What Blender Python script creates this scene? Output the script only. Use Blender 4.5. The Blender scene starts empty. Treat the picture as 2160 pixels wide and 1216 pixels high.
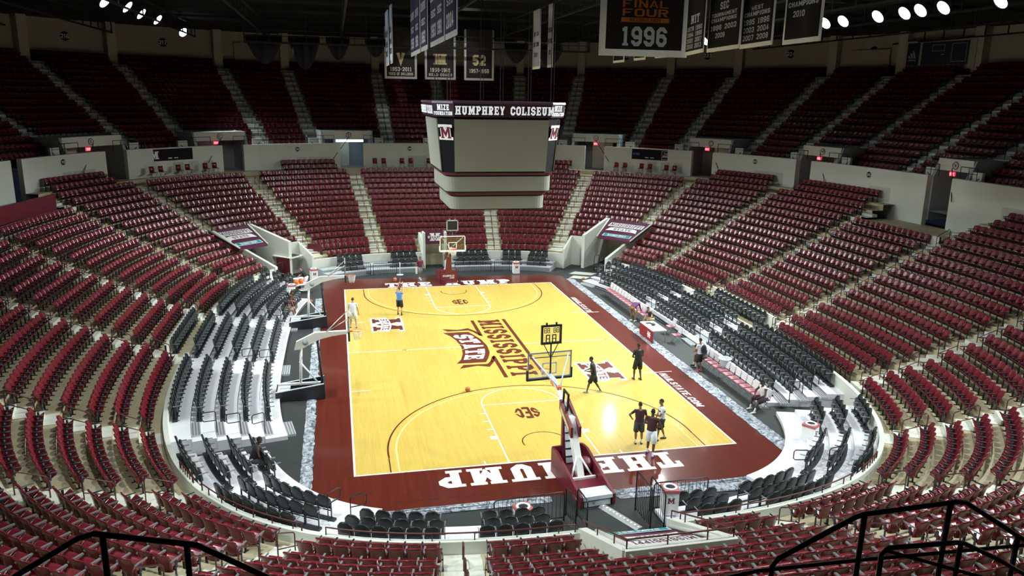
import bpy, math, random
import numpy as np
from mathutils import Matrix, Vector
random.seed(7)
rng = np.random.default_rng(7)
PI = math.pi
scene = bpy.context.scene
COL = scene.collection
# ------------------------------------------------------------------ camera
cam_data = bpy.data.cameras.new('camera')
cam = bpy.data.objects.new('camera', cam_data)
COL.objects.link(cam)
cam.location = (-7.8863, -40.9482, 13.6232)
cam.rotation_euler = (1.3296, -0.0165, -0.2191)
cam_data.sensor_width = 36.0
cam_data.lens = 1636.82 / 2160 * 36.0
cam_data.clip_start = 0.1
cam_data.clip_end = 400
scene.camera = cam
# ------------------------------------------------------------------ world, exposure
world = bpy.data.worlds.new('world')
scene.world = world
world.use_nodes = True
wbg = world.node_tree.nodes['Background']
wbg.inputs[0].default_value = (0.42, 0.55, 1.0, 1)
wbg.inputs[1].default_value = 0.012
scene.view_settings.view_transform = 'Standard'
scene.view_settings.look = 'None'
scene.view_settings.exposure = -0.02
scene.view_settings.gamma = 1.0
scene.view_settings.use_curve_mapping = False
# lamp positions (two catwalk rows, then added unseen fill lamps over the court) and their power
LAMP_POWER = 11500.0
LAMPS_LEFT = [(-21.6, 14.6), (-21.0, 17.6), (-21.2, 22.4), (-21.0, 26.9), (-21.4, 40.0),
              (-21.3, 6.0), (-21.3, 0.0), (-21.3, -6.0), (-21.3, -13.0), (-21.3, -20.0), (-21.3, -29.0)]
LAMPS_RIGHT = [(26.0, 29.0), (26.2, 23.3), (25.7, 9.9), (26.0, 8.3), (26.1, 4.9), (26.3, 2.7),
               (26.1, 1.1), (26.3, -0.5), (26.8, -4.0), (26.0, -11.0), (26.0, -19.0), (26.0, -28.0), (19.05, 30.6), (18.65, 16.6)]
LAMPS_MID_ADDED = [(-9.0, 6.5), (9.0, 6.5), (-9.5, 1.0), (9.5, 1.0), (-9.5, -10.0), (9.5, -10.0), (-9.0, -24.0), (9.0, -24.0)]
MID_AIM = [(-9, 25), (9, 25), (-8, 6), (8, 6), (-9, -9), (9, -9), (-9, -25), (9, -25)]

# ------------------------------------------------------------------ materials
MATS = {}
def mat(name, col, rough=0.55, metal=0.0, spec=0.5, emit=None, estr=1.0, noise=None, coat=0.0, alpha=None, trans=None):
    if name in MATS:
        return MATS[name]
    m = bpy.data.materials.new(name)
    m.use_nodes = True
    nt = m.node_tree
    b = nt.nodes['Principled BSDF']
    b.inputs['Base Color'].default_value = (*col, 1)
    b.inputs['Roughness'].default_value = rough
    b.inputs['Metallic'].default_value = metal
    b.inputs['Specular IOR Level'].default_value = spec
    if coat:
        b.inputs['Coat Weight'].default_value = coat
        b.inputs['Coat Roughness'].default_value = 0.08
    if emit:
        b.inputs['Emission Color'].default_value = (*emit, 1)
        b.inputs['Emission Strength'].default_value = estr
    if trans:
        b.inputs['Transmission Weight'].default_value = trans
        b.inputs['IOR'].default_value = 1.1
    if noise:
        sc, amt, col2 = noise
        tc = nt.nodes.new('ShaderNodeTexCoord')
        n = nt.nodes.new('ShaderNodeTexNoise')
        n.inputs['Scale'].default_value = sc
        n.inputs['Detail'].default_value = 5
        n.inputs['Roughness'].default_value = 0.65
        r = nt.nodes.new('ShaderNodeValToRGB')
        r.color_ramp.elements[0].position = 0.5 - amt
        r.color_ramp.elements[1].position = 0.5 + amt
        r.color_ramp.elements[0].color = (*col2, 1)
        r.color_ramp.elements[1].color = (*col, 1)
        nt.links.new(tc.outputs['Object'], n.inputs['Vector'])
        nt.links.new(n.outputs['Fac'], r.inputs['Fac'])
        nt.links.new(r.outputs['Color'], b.inputs['Base Color'])
    MATS[name] = m
    return m

def wood_mat(name, c1, c2, rough, coat, plank=0.09, lenp=1.6):
    m = bpy.data.materials.new(name)
    m.use_nodes = True
    nt = m.node_tree
    b = nt.nodes['Principled BSDF']
    tc = nt.nodes.new('ShaderNodeTexCoord')
    mp = nt.nodes.new('ShaderNodeMapping')
    mp.inputs['Rotation'].default_value = (0, 0, PI / 2)
    br = nt.nodes.new('ShaderNodeTexBrick')
    br.inputs['Scale'].default_value = 1.0
    br.inputs['Brick Width'].default_value = lenp
    br.inputs['Row Height'].default_value = plank
    br.inputs['Mortar Size'].default_value = 0.0018
    br.inputs['Color1'].default_value = (*c1, 1)
    br.inputs['Color2'].default_value = (*c2, 1)
    br.inputs['Mortar'].default_value = (c2[0] * .75, c2[1] * .7, c2[2] * .6, 1)
    br.offset = 0.37
    nz = nt.nodes.new('ShaderNodeTexNoise')
    nz.inputs['Scale'].default_value = 3.0
    mp2 = nt.nodes.new('ShaderNodeMapping')
    mp2.inputs['Scale'].default_value = (6, .35, 1)
    mx = nt.nodes.new('ShaderNodeMix')
    mx.data_type = 'RGBA'
    mx.blend_type = 'MULTIPLY'
    mx.inputs[0].default_value = 0.28
    rp = nt.nodes.new('ShaderNodeValToRGB')
    rp.color_ramp.elements[0].position = .3
    rp.color_ramp.elements[1].position = .7
    rp.color_ramp.elements[0].color = (.72, .66, .55, 1)
    nt.links.new(tc.outputs['Object'], mp.inputs['Vector'])
    nt.links.new(tc.outputs['Object'], mp2.inputs['Vector'])
    nt.links.new(mp.outputs['Vector'], br.inputs['Vector'])
    nt.links.new(mp2.outputs['Vector'], nz.inputs['Vector'])
    nt.links.new(nz.outputs['Fac'], rp.inputs['Fac'])
    nt.links.new(br.outputs['Color'], mx.inputs[6])
    nt.links.new(rp.outputs['Color'], mx.inputs[7])
    nt.links.new(mx.outputs[2], b.inputs['Base Color'])
    b.inputs['Roughness'].default_value = rough
    b.inputs['Coat Weight'].default_value = coat
    b.inputs['Coat Roughness'].default_value = 0.09
    MATS[name] = m
    return m

M_MAPLE = wood_mat('maple', (.60, .440, .105), (.545, .39, .085), .36, .42)
M_APRON = wood_mat('maroon_stain', (.115, .018, .010), (.092, .014, .009), .3, .3, .12, 2.4)
M_WHITEPAINT = mat('white_paint', (.86, .84, .80), .4)
M_BROWNPAINT = mat('maroon_paint', (.105, .022, .012), .4)
M_CONC = mat('concrete', (.56, .51, .36), .7, noise=(1.6, .22, (.40, .35, .21)))
M_CONC2 = mat('stair_concrete', (.74, .77, .70), .7, noise=(2.5, .25, (.60, .61, .52)))
M_WALL = mat('wall_paint', (.70, .72, .66), .7, noise=(.6, .3, (.63, .66, .60)))
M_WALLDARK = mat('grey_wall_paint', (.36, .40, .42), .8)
M_UPWALL = mat('upper_wall_paint', (.40, .37, .30), .85, noise=(.5, .3, (.34, .32, .26)))
M_BLACKFLOOR = mat('black_floor', (.028, .034, .034), .6, noise=(1.2, .25, (.018, .022, .022)))
M_DECK = mat('white_deck', (.82, .84, .88), .26, noise=(1.8, .3, (.74, .76, .82)))
M_DECKDARK = mat('dark_deck_side', (.02, .025, .03), .6)
M_SEAT = mat('maroon_plastic', (.160, .011, .020), .24, spec=.6)
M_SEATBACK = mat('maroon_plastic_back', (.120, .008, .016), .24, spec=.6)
M_IRON = mat('dark_iron', (.020, .022, .026), .45)
M_STAND = mat('grey_stanchion', (.30, .32, .34), .28, metal=.4)
M_BLACKPAD = mat('black_vinyl', (.011, .014, .015), .38)
M_GREYPAD = mat('grey_vinyl', (.034, .042, .044), .42)
M_RAIL = mat('maroon_rail', (.095, .022, .018), .4, metal=.1)
M_BLKRAIL = mat('black_rail', (.008, .008, .009), .35)
M_CHROME = mat('steel', (.55, .56, .58), .3, metal=.9)
M_WHITE = mat('white_metal', (.78, .80, .80), .35)
M_MAROON = mat('maroon_vinyl', (.13, .012, .022), .4)
M_BLACK = mat('matte_black', (.006, .006, .007), .7)
M_CEIL = mat('ceiling_black', (.012, .013, .017), .9)

# ------------------------------------------------------------------ mesh builder
class MB:
    def __init__(self):
        self.v = []; self.f = []; self.m = []; self.s = []
    def add(self, verts, faces, mi=0, T=None, smooth=False):
        o = len(self.v)
        if T is not None:
            verts = [T @ Vector(p) for p in verts]
        self.v += [tuple(p) for p in verts]
        for f in faces:
            self.f.append([i + o for i in f]); self.m.append(mi); self.s.append(smooth)
        return self
    def box(self, c, size, mi=0, T=None, rz=0.0, taper=None):
        x, y, z = [h / 2 for h in size]
        vs = [(-x, -y, -z), (x, -y, -z), (x, y, -z), (-x, y, -z), (-x, -y, z), (x, -y, z), (x, y, z), (-x, y, z)]
        if taper:
            vs = vs[:4] + [(p[0] * taper[0], p[1] * taper[1], p[2]) for p in vs[4:]]
        R = Matrix.Translation(c) @ Matrix.Rotation(rz, 4, 'Z')
        if T is not None:
            R = T @ R
        return self.add(vs, [(3, 2, 1, 0), (4, 5, 6, 7), (0, 1, 5, 4), (1, 2, 6, 5), (2, 3, 7, 6), (3, 0, 4, 7)], mi, R)
    def hexa(self, lo, hi, mi=0, T=None):
        """solid between two quads given as lists of 4 points, lo below hi"""
        return self.add(list(lo) + list(hi), [(3, 2, 1, 0), (4, 5, 6, 7), (0, 1, 5, 4), (1, 2, 6, 5), (2, 3, 7, 6), (3, 0, 4, 7)], mi, T)
    def prism(self, poly, z0, z1, mi=0, T=None):
        n = len(poly)
        vs = [(p[0], p[1], z0) for p in poly] + [(p[0], p[1], z1) for p in poly]
        fs = [list(range(n))[::-1], list(range(n, 2 * n))]
        for i in range(n):
            j = (i + 1) % n
            fs.append((i, j, n + j, n + i))
        return self.add(vs, fs, mi, T)
    def tube(self, path, r, mi=0, T=None, n=8, closed=False, smooth=True):
        P = [Vector(p) for p in path]
        k = len(P)
        rs = r if isinstance(r, (list, tuple)) else [r] * k
        vs = []
        up = None
        for i in range(k):
            if closed:
                d = (P[(i + 1) % k] - P[i - 1])
            else:
                d = (P[min(i + 1, k - 1)] - P[max(i - 1, 0)])
            d.normalize()
            if up is None:
                up = Vector((0, 0, 1)) if abs(d.z) < .9 else Vector((1, 0, 0))
            a = d.cross(up)
            if a.length < 1e-4:
                a = d.cross(Vector((1, 0.3, 0)))
            a.normalize()
            b = a.cross(d); b.normalize()
            up = b
            for q in range(n):
                t = 2 * PI * q / n
                vs.append(P[i] + (a * math.cos(t) + b * math.sin(t)) * rs[i])
        fs = []
        for i in range(k if closed else k - 1):
            i2 = (i + 1) % k
            for q in range(n):
                q2 = (q + 1) % n
                fs.append((i * n + q, i * n + q2, i2 * n + q2, i2 * n + q))
        if not closed:
            fs.append(tuple(range(n))[::-1]); fs.append(tuple(range((k - 1) * n, k * n)))
        return self.add(vs, fs, mi, T, smooth)
    def lathe(self, prof, c=(0, 0, 0), mi=0, T=None, n=20, smooth=True):
        vs = []
        for r, z in prof:
            for q in range(n):
                t = 2 * PI * q / n
                vs.append((c[0] + r * math.cos(t), c[1] + r * math.sin(t), c[2] + z))
        fs = []
        for i in range(len(prof) - 1):
            for q in range(n):
                q2 = (q + 1) % n
                fs.append((i * n + q, i * n + q2, (i + 1) * n + q2, (i + 1) * n + q))
        fs.append(tuple(range(n))[::-1]); fs.append(tuple(range((len(prof) - 1) * n, len(prof) * n)))
        return self.add(vs, fs, mi, T, smooth)
    def sphere(self, c, r, mi=0, T=None, n=16, k=10, sc=(1, 1, 1)):
        vs = []; fs = []
        for i in range(k + 1):
            a = PI * i / k
            for q in range(n):
                t = 2 * PI * q / n
                vs.append((c[0] + r * sc[0] * math.sin(a) * math.cos(t), c[1] + r * sc[1] * math.sin(a) * math.sin(t), c[2] + r * sc[2] * math.cos(a)))
        for i in range(k):
            for q in range(n):
                q2 = (q + 1) % n
                fs.append((i * n + q, (i + 1) * n + q, (i + 1) * n + q2, i * n + q2))
        return self.add(vs, fs, mi, T, True)
    def shell(self, outer, inner, rows, cols, mi=0, T=None):
        """closed thick sheet from two rows*cols point grids"""
        vs = list(outer) + list(inner); N = rows * cols; fs = []
        for i in range(rows - 1):
            for j in range(cols - 1):
                a = i * cols + j
                fs.append((a, a + 1, a + cols + 1, a + cols)); fs.append((N + a, N + a + cols, N + a + cols + 1, N + a + 1))
        for j in range(cols - 1):
            a = j; fs.append((a, N + a, N + a + 1, a + 1))
            a = (rows - 1) * cols + j; fs.append((a, a + 1, N + a + 1, N + a))
        for i in range(rows - 1):
            a = i * cols; fs.append((a, a + cols, N + a + cols, N + a))
            a = i * cols + cols - 1; fs.append((a, N + a, N + a + cols, a + cols))
        return self.add(vs, fs, mi, T, True)
    def mesh(self, name, mats):
        me = bpy.data.meshes.new(name)
        me.from_pydata(self.v, [], self.f)
        for m in (mats if isinstance(mats, (list, tuple)) else [mats]):
            me.materials.append(m)
        me.polygons.foreach_set('material_index', self.m)
        me.polygons.foreach_set('use_smooth', self.s)
        me.update()
        return me
    def build(self, name, mats, parent=None):
        o = bpy.data.objects.new(name, self.mesh(name, mats))
        COL.objects.link(o)
        if parent is not None:
            o.parent = parent
        return o

def tag(o, label, cat, group=None, kind=None):
    o['label'] = label; o['category'] = cat
    if group: o['group'] = group
    if kind: o['kind'] = kind
    return o
def struct(o, label=None, cat=None):
    o['kind'] = 'structure'
    if label: o['label'] = label
    if cat: o['category'] = cat
    return o
def thing(name, label, cat, loc=(0, 0, 0), rz=0.0, group=None):
    o = bpy.data.objects.new(name, None)
    COL.objects.link(o)
    o.location = loc; o.rotation_euler = (0, 0, rz)
    o.empty_display_size = .2
    return tag(o, label, cat, group)
CHILD = {}
def kids(root):
    return [c for c in bpy.data.objects if c.parent is root]
def dup(root, parts, loc, rz, label, group=None):
    r = root.copy(); COL.objects.link(r)
    r.location = loc; r.rotation_euler = (0, 0, rz)
    r['label'] = label
    if group: r['group'] = group
    for ch, subs in parts:
        c = ch.copy(); COL.objects.link(c); c.parent = r
        for g in subs:
            d = g.copy(); COL.objects.link(d); d.parent = c
    return r
ORD = ['zeroth', 'first', 'second', 'third', 'fourth', 'fifth', 'sixth', 'seventh', 'eighth', 'ninth', 'tenth', 'eleventh', 'twelfth',
       'thirteenth', 'fourteenth', 'fifteenth', 'sixteenth', 'seventeenth', 'eighteenth', 'nineteenth', 'twentieth']
def ordn(i):
    if i <= 20: return ORD[i]
    return ('twenty-' if i < 30 else 'thirty-') + ORD[i % 10] if i % 10 else ('thirtieth' if i == 30 else 'fortieth')

# ------------------------------------------------------------------ the oval: a superellipse and its outward offsets
CA, CB, CN = 16.1, 22.1, 3.0
def _curve(n=1440):
    th = np.linspace(0, 2 * PI, 20001)
    c, s = np.cos(th), np.sin(th)
    r = (np.abs(c / CA) ** CN + np.abs(s / CB) ** CN) ** (-1 / CN)
    x, y = r * c, r * s
    L = np.concatenate([[0], np.cumsum(np.hypot(np.diff(x), np.diff(y)))])
    ss = np.linspace(0, 1, n, endpoint=False) * L[-1]
    x = np.interp(ss, L, x); y = np.interp(ss, L, y)
    gx = np.sign(x) * np.abs(x) ** (CN - 1) / CA ** CN; gy = np.sign(y) * np.abs(y) ** (CN - 1) / CB ** CN
    g = np.hypot(gx, gy)
    nx, ny = gx / g, gy / g
    # smooth the normals a little so that the outer rows fan evenly
    k = 41
    w = np.hanning(k + 2)[1:-1]; w /= w.sum()
    def sm(a):
        return np.convolve(np.concatenate([a[-k:], a, a[:k]]), w, 'same')[k:-k]
    nx, ny = sm(nx), sm(ny); g = np.hypot(nx, ny)
    return np.stack([x, y], 1), np.stack([nx / g, ny / g], 1), L[-1]
P0, N0, PER = _curve()
def cpt(s, d):
    n = len(P0); f = (s % 1.0) * n; i = int(f) % n; k = f - int(f); j = (i + 1) % n
    p = P0[i] * (1 - k) + P0[j] * k; m = N0[i] * (1 - k) + N0[j] * k; m = m / np.hypot(*m)
    q = p + d * m
    return float(q[0]), float(q[1]), float(m[0]), float(m[1])
def inward(nx, ny):
    """rotation about z that turns local +Y to face the court"""
    return math.atan2(nx, -ny)
def Tloc(s, d, z):
    x, y, nx, ny = cpt(s, d)
    return Matrix.Translation((x, y, z)) @ Matrix.Rotation(inward(nx, ny), 4, 'Z')
def arclen(s0, s1, d, n=24):
    pts = [cpt(s0 + (s1 - s0) * i / n, d)[:2] for i in range(n + 1)]
    L = [0]
    for a, b in zip(pts, pts[1:]): L.append(L[-1] + math.hypot(b[0] - a[0], b[1] - a[1]))
    return L
def s_at(s0, s1, d, dist, L=None):
    L = L or arclen(s0, s1, d)
    n = len(L) - 1
    return s0 + (s1 - s0) * float(np.interp(dist, L, np.arange(n + 1))) / n
def zrow(k): return .78 + .39 * (k - 1) - (.19 if k >= 3 else 0)
def drow(k): return .84 * (k - 1)
def zup(k): return 8.5 + .5 * (k - 1)
def dup_(k): return 15.1 + .84 * (k - 1)
# lower aisles by arc parameter
AISLE = dict(RI=-.020, RO=.039, RJ=.098, RK=.1362, FL=.1735, FM=.2128, A5=.287, A4=.3255, A3=.3625, A2=.4005, A1=.458, A0=.517,
             LA=.590, LB=.6335, LC=.6755, LD=.7125, RE=.788, RF=.8245, RG=.8665, RH=.910)
ORDER = ['RI', 'RO', 'RJ', 'RK', 'FL', 'FM', 'A5', 'A4', 'A3', 'A2', 'A1', 'A0', 'LA', 'LB', 'LC', 'LD', 'RE', 'RF', 'RG', 'RH']
ANAME = dict(RI='right middle stairs', RO='right far-middle stairs', RJ='right far stairs', RK='far right corner stairs', FL='far right stairs',
             FM='far center-right stairs', A5='far center-left stairs', A4='far left stairs', A3='far left corner stairs', A2='left far stairs',
             A1='left far-middle stairs', A0='left middle stairs', LA='left near stairs', LB='near left corner stairs', LC='near left stairs',
             LD='near center stairs', RE='near right stairs', RF='near right corner stairs', RG='right near corner stairs', RH='right near stairs')
UPA = [.43, .405, .3775, .3535, .3373, .3163, .3003, .2683, .232, .1993, .183, .1622, .147, .124, .1045, .080, .045, .008, -.03, -.07]
AW = 1.06     # aisle width
# ------------------------------------------------------------------ floor, bowl, walls, ceiling
def ring_strip(mb, s0, s1, prof, mi=0, n=None, mis=None):
    """sweep a profile [(d,z)...] along the oval from s0 to s1"""
    n = n or max(2, int((s1 - s0) * 240))
    k = len(prof); vs = []; fs = []
    for i in range(n + 1):
        s = s0 + (s1 - s0) * i / n
        x, y, nx, ny = cpt(s, 0)
        for d, z in prof: vs.append((x + d * nx, y + d * ny, z))
    o = len(mb.v); mb.v += vs
    for i in range(n):
        for j in range(k - 1):
            a = o + i * k + j
            mb.f.append([a, a + k, a + k + 1, a + 1]); mb.m.append(mis[j] if mis else mi); mb.s.append(False)
def ring_solid(mb, s0, s1, prof, mi=0, n=None):
    """closed profile swept, with end caps"""
    ring_strip(mb, s0, s1, list(prof) + [prof[0]], mi, n)
    for s in (s0, s1):
        x, y, nx, ny = cpt(s, 0)
        mb.add([(x + d * nx, y + d * ny, z) for d, z in prof], [list(range(len(prof)))], mi)

floor = MB()
floor.add([(-60, -60, 0), (60, -60, 0), (60, 60, 0), (-60, 60, 0)], [(0, 1, 2, 3)])
struct(floor.build('floor', M_BLACKFLOOR))

# portals cut into the lower bowl: (s0, s1, first row kept)
PORT = [(.3445, .3650, 7), (.1312, .1545, 7), (.2461, .2595, 4), (.7410, .7630, 5), (.1545, .1650, 3), (.3340, .3445, 3)]
NROW = 17
RAISED = [('RI', 'RH'), ('RO', 'RJ'), ('RJ', 'RK'), ('FL', 'FM'), ('A5', 'A4'), ('A3', 'A2'), ('A0', 'LA')]
SECT = []
for i, a in enumerate(ORDER):
    b = ORDER[(i + 1) % len(ORDER)]
    s0 = AISLE[a]; s1 = AISLE[b]
    if s1 < s0: s1 += 1.0
    if a == 'RH': s0, s1 = AISLE['RH'], AISLE['RI'] + 1.0
    last = 17
    if (a, b) in [('FM', 'A5'), ('FL', 'FM'), ('RK', 'FL'), ('A4', 'A3')]: last = 15
    if (a, b) == ('FL', 'FM'): last = 17
    if (a, b) == ('RI', 'RO'): last = 13
    if (a, b) == ('A2', 'A1'): last = 13
    first = 2 if (a, b) in [('RI', 'RO'), ('A1', 'A0')] else 1
    SECT.append((a, b, s0, s1, first, last))
bowl = MB()
for a, b, s0, s1, first, last in SECT:
    # split where portals interrupt the front rows
    cuts = sorted({s0, s1, *[p for q in PORT for p in q[:2] if s0 < p < s1]})
    for c0, c1 in zip(cuts, cuts[1:]):
        mid = (c0 + c1) / 2; k0 = 1
        for p0, p1, kk in PORT:
            if p0 <= mid <= p1: k0 = kk
        prof = []
        if k0 == 1:
            prof = [(-.80, 0), (-.80, zrow(1) + .42), (-.62, zrow(1) + .42), (-.62, zrow(1))]
            if first == 2: prof = [(-.62, 0), (-.62, .72), (-.62, .73), (-.62, .74)]
        else:
            prof = [(drow(k0) - .62, 0)]
        for k in range(k0, last + 1):
            d = drow(k)
            if k == 1 and first == 2: prof += [(-.62, .80), (.20, .80), (.20, 1.62), (.30, 1.62), (.30, zrow(2))]; continue
            prof += [((.30 if k == 2 and first == 2 else d - .62), zrow(k)), (d + .22, zrow(k))]
        if last < 17:
            zz = 6.83 if last == 15 else 5.85
            if last != 15: prof += [(drow(last) + .22, zrow(last) + .80), (drow(last) + .42, zrow(last) + .80), (drow(last) + .42, zz), (14.0, zz)]
            else: prof += [(drow(last) + .22, zz - .39), (drow(last + 1) + .22, zz - .39), (drow(last + 1) + .22, zz), (14.0, zz)]
        else:
            prof += [(14.0, zrow(17))]
        mis = [0] * (len(prof) - 1)
        if k0 == 1: mis[0] = mis[1] = mis[2] = 1
        if last < 15: mis[-4] = mis[-3] = mis[-2] = 1
        if first == 2 and k0 == 1: mis[5] = mis[6] = mis[7] = 1
        ring_strip(bowl, c0, c1, prof, mis=mis)
struct(bowl.build('floor_lower_bowl', [M_CONC, M_WALL]))

# stairs in every lower aisle
for a in ORDER:
    mb = MB()
    s = AISLE[a]
    k0 = 1
    for p0, p1, kk in PORT:
        if p0 - .004 < s < p1 + .004: k0 = kk
    for k in range(k0, 16):
        z = zrow(k); d = drow(k)
        T = Tloc(s, d, z)
        mb.box((0, .19, .012), (AW, .80, .024), 0, T)
        h = (zrow(k + 1) - z)
        mb.box((0, -.02, h / 2 * .5), (AW, .40, h / 2), 0, T)
    struct(mb.build('stairs', M_CONC2), 'concrete stair flight, the ' + ANAME[a] + ' of the lower bowl', 'stairs')

# ---- concourse wall between the tiers, broken by the stairways
WTOP, WD = 9.12, 13.75
WALLS = [(.400, .3668), (.3597, .3306), (.3243, .2915), (.2815, .2330), (.2230, .1757), (.1694, .1403), (.1326, .0965), (.0889, .0215), (.0063, -.055)]
for i, (b, a) in enumerate(WALLS):
    mb = MB()
    ring_solid(mb, a, b, [(WD, 5.6), (WD, WTOP), (WD + .35, WTOP), (WD + .35, 5.6)])
    # patches of repaint on the wall face and a square joint line
    m2 = (a + b) / 2
    for ss, hw, z0, z1 in ((m2 - .006, .0065, 6.9, 7.9),):
        ring_strip(mb, ss - hw, ss + hw, [(WD - .004, z0), (WD - .004, z1)], 1)
    struct(mb.build('wall_concourse', [M_WALL, mat('wall_repaint', (.50, .53, .46), .8)]), 'white painted concourse wall between the seating tiers', 'wall')
mb = MB()
ring_solid(mb, .60, .935, [(WD, 5.6), (WD, WTOP), (WD + .35, WTOP), (WD + .35, 5.6)])
ring_solid(mb, .405, .60, [(WD, 5.6), (WD, WTOP), (WD + .35, WTOP), (WD + .35, 5.6)])
struct(mb.build('wall_concourse_near', M_WALL), 'white concourse wall under the camera', 'wall')

mb = MB(); ring_solid(mb, .404, .452, [(11.2, 5.85), (11.2, 6.95), (11.3, 6.95), (11.3, 5.85)])
tag(mb.build('canvas_screen', M_MAROON), 'long maroon canvas screen on the left walkway above the seats', 'screen')
# ---- upper bowl with recesses for the stairways
VOM = [(.3790, .3590), (.3375, .3228), (.2975, .2772), (.2400, .2230), (.1800, .1655), (.1425, .1275), (.0965, .0775), (.0215, .0005)]
up = MB()
cuts = sorted({-.075, .44, *[p for q in VOM for p in q]})
for c0, c1 in zip(cuts, cuts[1:]):
    mid = (c0 + c1) / 2
    k0 = 1
    for b, a in VOM:
        if a <= mid <= b: k0 = 4
    prof = [(WD + .35, 8.5), (14.48, 8.5)] if k0 == 1 else [(dup_(4) - .62, 8.9)]
    for k in range(k0, 17):
        prof += [(dup_(k) - .62, zup(k)), (dup_(k) + .22, zup(k))]
    ring_strip(up, c0, c1, prof)
struct(up.build('floor_upper_bowl', mat('upper_concrete', (.30, .31, .29), .85)))
struct_near = MB()
ring_strip(struct_near, .44, .925, [(WD + .35, 8.5)] + [q for k in range(1, 17) for q in ((dup_(k) - .62, zup(k)), (dup_(k) + .22, zup(k)))])
struct(struct_near.build('floor_upper_bowl_near', MATS['upper_concrete']))
for i, s in enumerate(UPA):
    mb = MB()
    inv = any(a - .003 <= s <= b + .003 for b, a in VOM)
    for k in range(4 if inv else 1, 16):
        T = Tloc(s, dup_(k), zup(k))
        mb.box((0, .19, .012), (1.15, .80, .024), 0, T)
        mb.box((0, -.02, .125), (1.15, .40, .25), 0, T)
    struct(mb.build('stairs_upper', mat('upper_stair_paint', (.72, .78, .74), .8)), 'concrete stair flight climbing the upper tier', 'stairs')

# ---- outer wall with pilasters, ceiling
D_OUT = dup_(16) + 1.3
mb = MB()
ring_strip(mb, -.08, .445, [(D_OUT, zup(16)), (D_OUT, 17.0), (D_OUT, 19.9)], mis=[1, 0])
struct(mb.build('wall_outer', [M_UPWALL, M_BLACK]))
mb = MB()
ring_strip(mb, .445, .92, [(D_OUT, zup(16)), (D_OUT, 20.5)])
struct(mb.build('wall_outer_near', M_UPWALL))
for s in UPA[1:-1]:
    if s in (.3163,): s += .0
    mb = MB()
    T = Tloc(s, D_OUT - .45, 0)
    mb.box((0, 0, 18.1), (.85, .8, 4.4), 0, T)
    struct(mb.build('column', mat('pilaster_paint', (.46, .44, .37), .85)), 'pale pilaster against the outer wall', 'column')
mb = MB()
ring_strip(mb, 0, 1, [(D_OUT + .3, 19.8), (18, 20.4), (8, 22.5)], n=120)
ring = [cpt(i / 120, 8) for i in range(120)]
mb.add([(q[0], q[1], 22.5) for q in ring], [list(range(120))])
struct(mb.build('ceiling', M_CEIL))
mb = MB()
for k in range(-6, 7):
    T = Matrix.Identity(4)
    x = k * 7.0
    for z in (20.0, 18.9):
        mb.box((x, 0, z), (.14, 88, .12))
    for j in range(-20, 21):
        y = j * 2.2
        mb.box((x, y, 19.45), (.08, .08, 1.1))
    for j in range(-6, 7):
        mb.box((x + 3.5, j * 7, 20.1), (7, .12, .2))
struct(mb.build('ceiling_truss', mat('truss_black', (.010, .011, .014), .8)), 'black steel roof trusses', 'truss')
# ------------------------------------------------------------------ stadium seats
def seat_parts():
    """maroon seat: origin on the deck under the back, +Y faces the court; returns MBs for backrest, seat pan, stanchion"""
    bk = MB(); rows, cols = 5, 7
    def pt(u, v, off):
        w = .205 + .028 * v
        rnd = 0.0
        zz = .33 + .53 * v
        if v > .85: zz -= .05 * abs(u) ** 3
        y = -.01 - .11 * v + .07 * u * u
        if v > .9: y -= .03
        return (u * w, y + off, zz)
    us = [-1, -.75, -.4, 0, .4, .75, 1]; vs = [0, .3, .65, .92, 1.0]
    outer = [pt(u, v, -.022) for v in vs for u in us]
    inner = [pt(u, v, .012) for v in vs for u in us]
    bk.shell(outer, inner, rows, cols)
    sp = MB()
    def pp(u, t, off):
        w = .214 - .03 * (1 - t) ** 2
        bow = .085 * math.sin(min(1, t * 1.05) * PI * .62)
        y = .00 + .315 * t + off * .5; z = .375 + .215 * t - .35 * bow * (1 - .45 * u * u) + off - (.02 * u * u if t > .9 else 0)
        return (u * w, y, z)
    ts = [0, .25, .55, .85, 1.0]
    top = [pp(u, t, .02) for t in ts for u in us]
    bot = [pp(u, t, -.03) for t in ts for u in us]
    sp.shell(bot, top, 5, 7)
    st = MB()
    for x in (-.234, .234):
        st.box((x, .10, .22), (.018, .05, .44))
        st.box((x, .10, .015), (.018, .20, .03))
        st.box((x, .12, .50), (.016, .07, .2))
        st.box((x, .14, .635), (.026, .36, .035), 1)
    st.box((0, .10, .365), (.50, .03, .03))
    return bk, sp, st
def black_parts():
    """black folding arena chair: pad folded up against the back"""
    bk = MB()
    us = [-1, -.8, -.45, 0, .45, .8, 1]; vs = [0, .35, .7, .88, 1.0]
    def pt(u, v, off):
        w = .222 * (1 if v < .7 else (1 - .35 * ((v - .7) / .3) ** 2))
        return (u * w, -.02 - .10 * v + .03 * u * u + off, .42 + .52 * v - (.05 * abs(u) ** 2.5 if v > .8 else 0))
    bk.shell([pt(u, v, -.03) for v in vs for u in us], [pt(u, v, .03) for v in vs for u in us], 5, 7)
    sp = MB()
    def pq(u, v, off):
        return (u * .205, .10 - .05 * v + off - .02 * u * u, .36 + .38 * v - (.03 * abs(u) ** 3 if v > .8 else 0))
    sp.shell([pq(u, v, -.03) for v in vs for u in us], [pq(u, v, .035) for v in vs for u in us], 5, 7)
    st = MB()
    for x in (-.238, .238):
        st.box((x, .03, .21), (.022, .05, .42))
        st.box((x, .03, .50), (.018, .04, .26))
        st.box((x, .12, .63), (.026, .32, .028), 1)
        st.box((x, .03, .012), (.03, .26, .024))
    st.box((0, .03, .33), (.48, .03, .03))
    return bk, sp, st
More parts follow.
